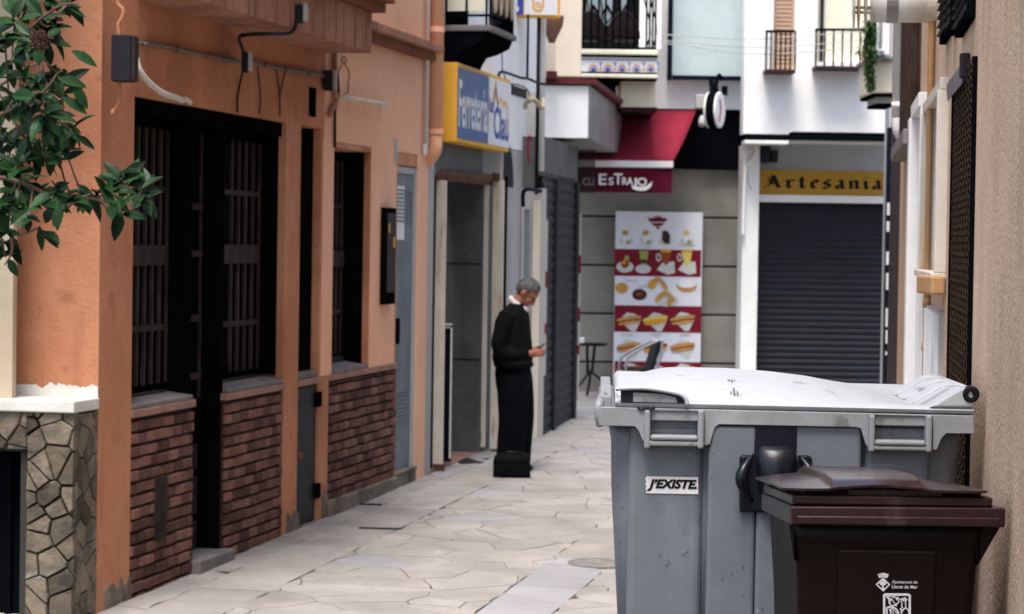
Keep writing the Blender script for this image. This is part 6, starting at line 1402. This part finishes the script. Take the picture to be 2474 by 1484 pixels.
# body: head with a face, neck, trunk, limbs and hands in one surface
hp = radians(49); uh = (Ff * sin(hp) + Vector((0, 0, cos(hp)))); fh = (Ff * cos(hp) - Vector((0, 0, sin(hp)))); lh = Lf.copy()
Hc = pp_(.092, 0, 1.492)
def hd(f, l, u): return Hc + fh * f + lh * l + uh * u
q = MB()
blob(q, hd(-.012, 0, .022), uh, fh, lh, .098, .098, .077); blob(q, hd(.022, 0, -.045), uh, fh, lh, .072, .068, .058); blob(q, hd(.056, 0, -.082), uh, fh, lh, .030, .032, .034)
q.tube([hd(.083, 0, .02), hd(.098, 0, -.012), hd(.106, 0, -.028), hd(.088, 0, -.036)], [.010, .013, .016, .012], 8)
for s_ in (-1, 1):
    blob(q, hd(.072, s_ * .032, .030), lh, fh, uh, .026, .014, .010, 6); blob(q, hd(.058, s_ * .042, -.025), uh, fh, lh, .024, .022, .018, 6)
    blob(q, hd(-.012, s_ * .078, -.008), uh, fh, lh, .034, .020, .009, 8); blob(q, hd(.100, s_ * .012, -.03), uh, fh, lh, .009, .010, .009, 6)
blob(q, hd(.083, 0, -.058), lh, fh, uh, .024, .010, .006, 6); blob(q, hd(.080, 0, -.069), lh, fh, uh, .022, .010, .006, 6)
limb(q, [(.0, 0, 1.33), (.02, 0, 1.40), (.055, 0, 1.465)], [.068, .060, .058])
vloft(q, [(.80, -.015, 0, .11, .15), (.95, -.02, 0, .12, .16), (1.15, -.025, 0, .11, .17), (1.28, -.02, 0, .1, .18), (1.34, -.005, 0, .07, .12)], 16)
for sx in (-1, 1):
    limb(q, [(-.03, sx * .18, 1.29), (-.085, sx * .235, 1.05), (.02, sx * .185, .985), (.12, sx * .07, .99), (.135, sx * .05, .992)], [.05, .042, .035, .027, .025]); limb(q, [(-.01, sx * .09, .84), (.0, sx * .1, .45), (-.01, sx * .105, .06)], [.08, .06, .04]); limb(q, [(-.03, sx * .105, .05), (.10, sx * .105, .03)], [.03, .025])
    # hand: palm, four fingers of different length curled, thumb
    w0 = pp_(.128, sx * .05, .992); df = (Ff * .96 - Lf * sx * .12 + Vector((0, 0, .05))).normalized(); up_ = Vector((0, 0, 1)); sd2 = df.cross(up_).normalized()
    pc = w0 + df * .045; blob(q, pc, df, up_, sd2, .048, .036, .018, 8)
    for i, (ln, zo) in enumerate(((.062, .026), (.070, .009), (.066, -.008), (.052, -.024))):
        b0 = pc + df * .030 + up_ * zo; inn = -Lf * sx
        q.tube(smoothpts([b0, b0 + df * ln * .42 + inn * .004, b0 + df * ln * .62 + inn * .022 + up_ * .002, b0 + df * ln * .40 + inn * .036], 3), [.0095, .0095, .009, .009, .009, .0085, .0085, .008, .008, .0075], 7)
    b0 = pc - df * .012 + up_ * .028; q.tube(smoothpts([b0, b0 + df * .022 + up_ * .022 - Lf * sx * .006, b0 + df * .05 + up_ * .026 - Lf * sx * .012], 3), [.0115, .011, .011, .0105, .010, .0095, .009], 7)
o = q.build('body', M_skin, pr, smooth=True); fuse(o, .0052, 3, .45)
for s_ in (-1, 1):
    q = MB(); blob(q, hd(.080, s_ * .031, .012), lh, fh, uh, .011, .006, .005, 6); q.build('eye', M_hair, pr, smooth=True)
q = MB(); blob(q, hd(.079, 0, -.0635), lh, fh, uh, .019, .010, .0018, 6); q.build('mouth', M_choc, pr, smooth=True)
# hair: short, grey, receding at the front
q = MB(); cH = hd(-.012, 0, .022); nu, nv = 40, 24; idx = {}; vs = []; fs = []
def hv(i, j):
    ph = pi * j / nv; th = 2 * pi * i / nu; k = 1.055 + .03 * noise.noise(Vector((i * .9, j * .9, 2)))
    return (cos(ph) * .098 * k, sin(ph) * cos(th) * .098 * k, sin(ph) * sin(th) * .077 * k)
for i in range(nu):
    for j in range(nv):
        qs = [hv(i, j), hv(i + 1, j), hv(i + 1, j + 1), hv(i, j + 1)]; cu = sum(a[0] for a in qs) / 4; cf = sum(a[1] for a in qs) / 4; cl = abs(sum(a[2] for a in qs) / 4)
        keep = (cf < .060 and cu > .035) or (cf < .018 and cu > -.02 + .0) or (cf < -.015 and cu > -.075) or (cf < .035 and cu > .0 and cl > .05)
        if keep: q.face([cH + uh * a[0] + fh * a[1] + lh * a[2] for a in qs])
o = q.build('hair', M_hair, pr, smooth=True, weld=True); s_ = o.modifiers.new('Solidify', 'SOLIDIFY'); s_.thickness = .010; s_.offset = -.6
q = MB(); for_c = [pp_(.022 + .072 * cos(t), .078 * sin(t), 1.392 - .048 * cos(t)) for t in [2 * pi * i / 24 for i in range(25)]]
q.tube(for_c, .017, 8, caps=False); q.tube([p + Vector((0, 0, .014)) - Vector((0, 0, 0)) for p in for_c], .013, 8, caps=False); q.build('shirt_collar', M_shirt, pr, smooth=True)
q = MB(); c = pp_(.205, -.0, 1.035); d1 = (Ff * .55 + Vector((0, 0, .5))).normalized(); d2 = d1.cross(Lf).normalized()
q.hexa([c + d1 * a + Lf * b_ + d2 * e for e in (-.005, .005) for a, b_ in ((-.065, -.034), (.055, -.034), (.055, .034), (-.065, .034))]); q.build('phone', M_phone, label="small dark phone held in the man's hands", cat='phone', bev=.003)
# bag at his feet
Bg = 20.1; bgx0, bgx1 = at(1191, 1150, Bg).x, at(1281, 1150, Bg).x; zg2 = gz(Bg); bt = thing('shoulder_bag', ((bgx0 + bgx1) / 2, Bg + .1, zg2), "black bag standing on the paving in front of the man's feet", 'bag')
q = MB(); hgt = at(1236, 1097, Bg).z - zg2
loft(q, [rrect(bgx0 + .006, bgx1 - .004, Bg, Bg + .17, .03, zg2 + .002), rrect(bgx0 - .001, bgx1 + .002, Bg - .005, Bg + .175, .035, zg2 + .02), rrect(bgx0, bgx1, Bg, Bg + .17, .035, zg2 + hgt * .72), rrect(bgx0 + .018, bgx1 - .010, Bg + .01, Bg + .16, .035, zg2 + hgt * .9), rrect(bgx0 + .04, bgx1 - .03, Bg + .03, Bg + .14, .03, zg2 + hgt)]); q.build('body', M_bagm, bt, smooth=True)
q = MB(); q.tube(smoothpts([(bgx0 + .08, Bg + .08, zg2 + hgt * .97), (bgx0 + .11, Bg + .07, zg2 + hgt + .008), (bgx1 - .10, Bg + .07, zg2 + hgt + .008), (bgx1 - .05, Bg + .08, zg2 + hgt * .94)]), .008, 6); q.tube([(bgx0 + .01, Bg - .004, zg2 + hgt * .7), (bgx1 - .01, Bg - .004, zg2 + hgt * .7)], .003, 5); q.build('handle', M_shoe, bt, smooth=True)
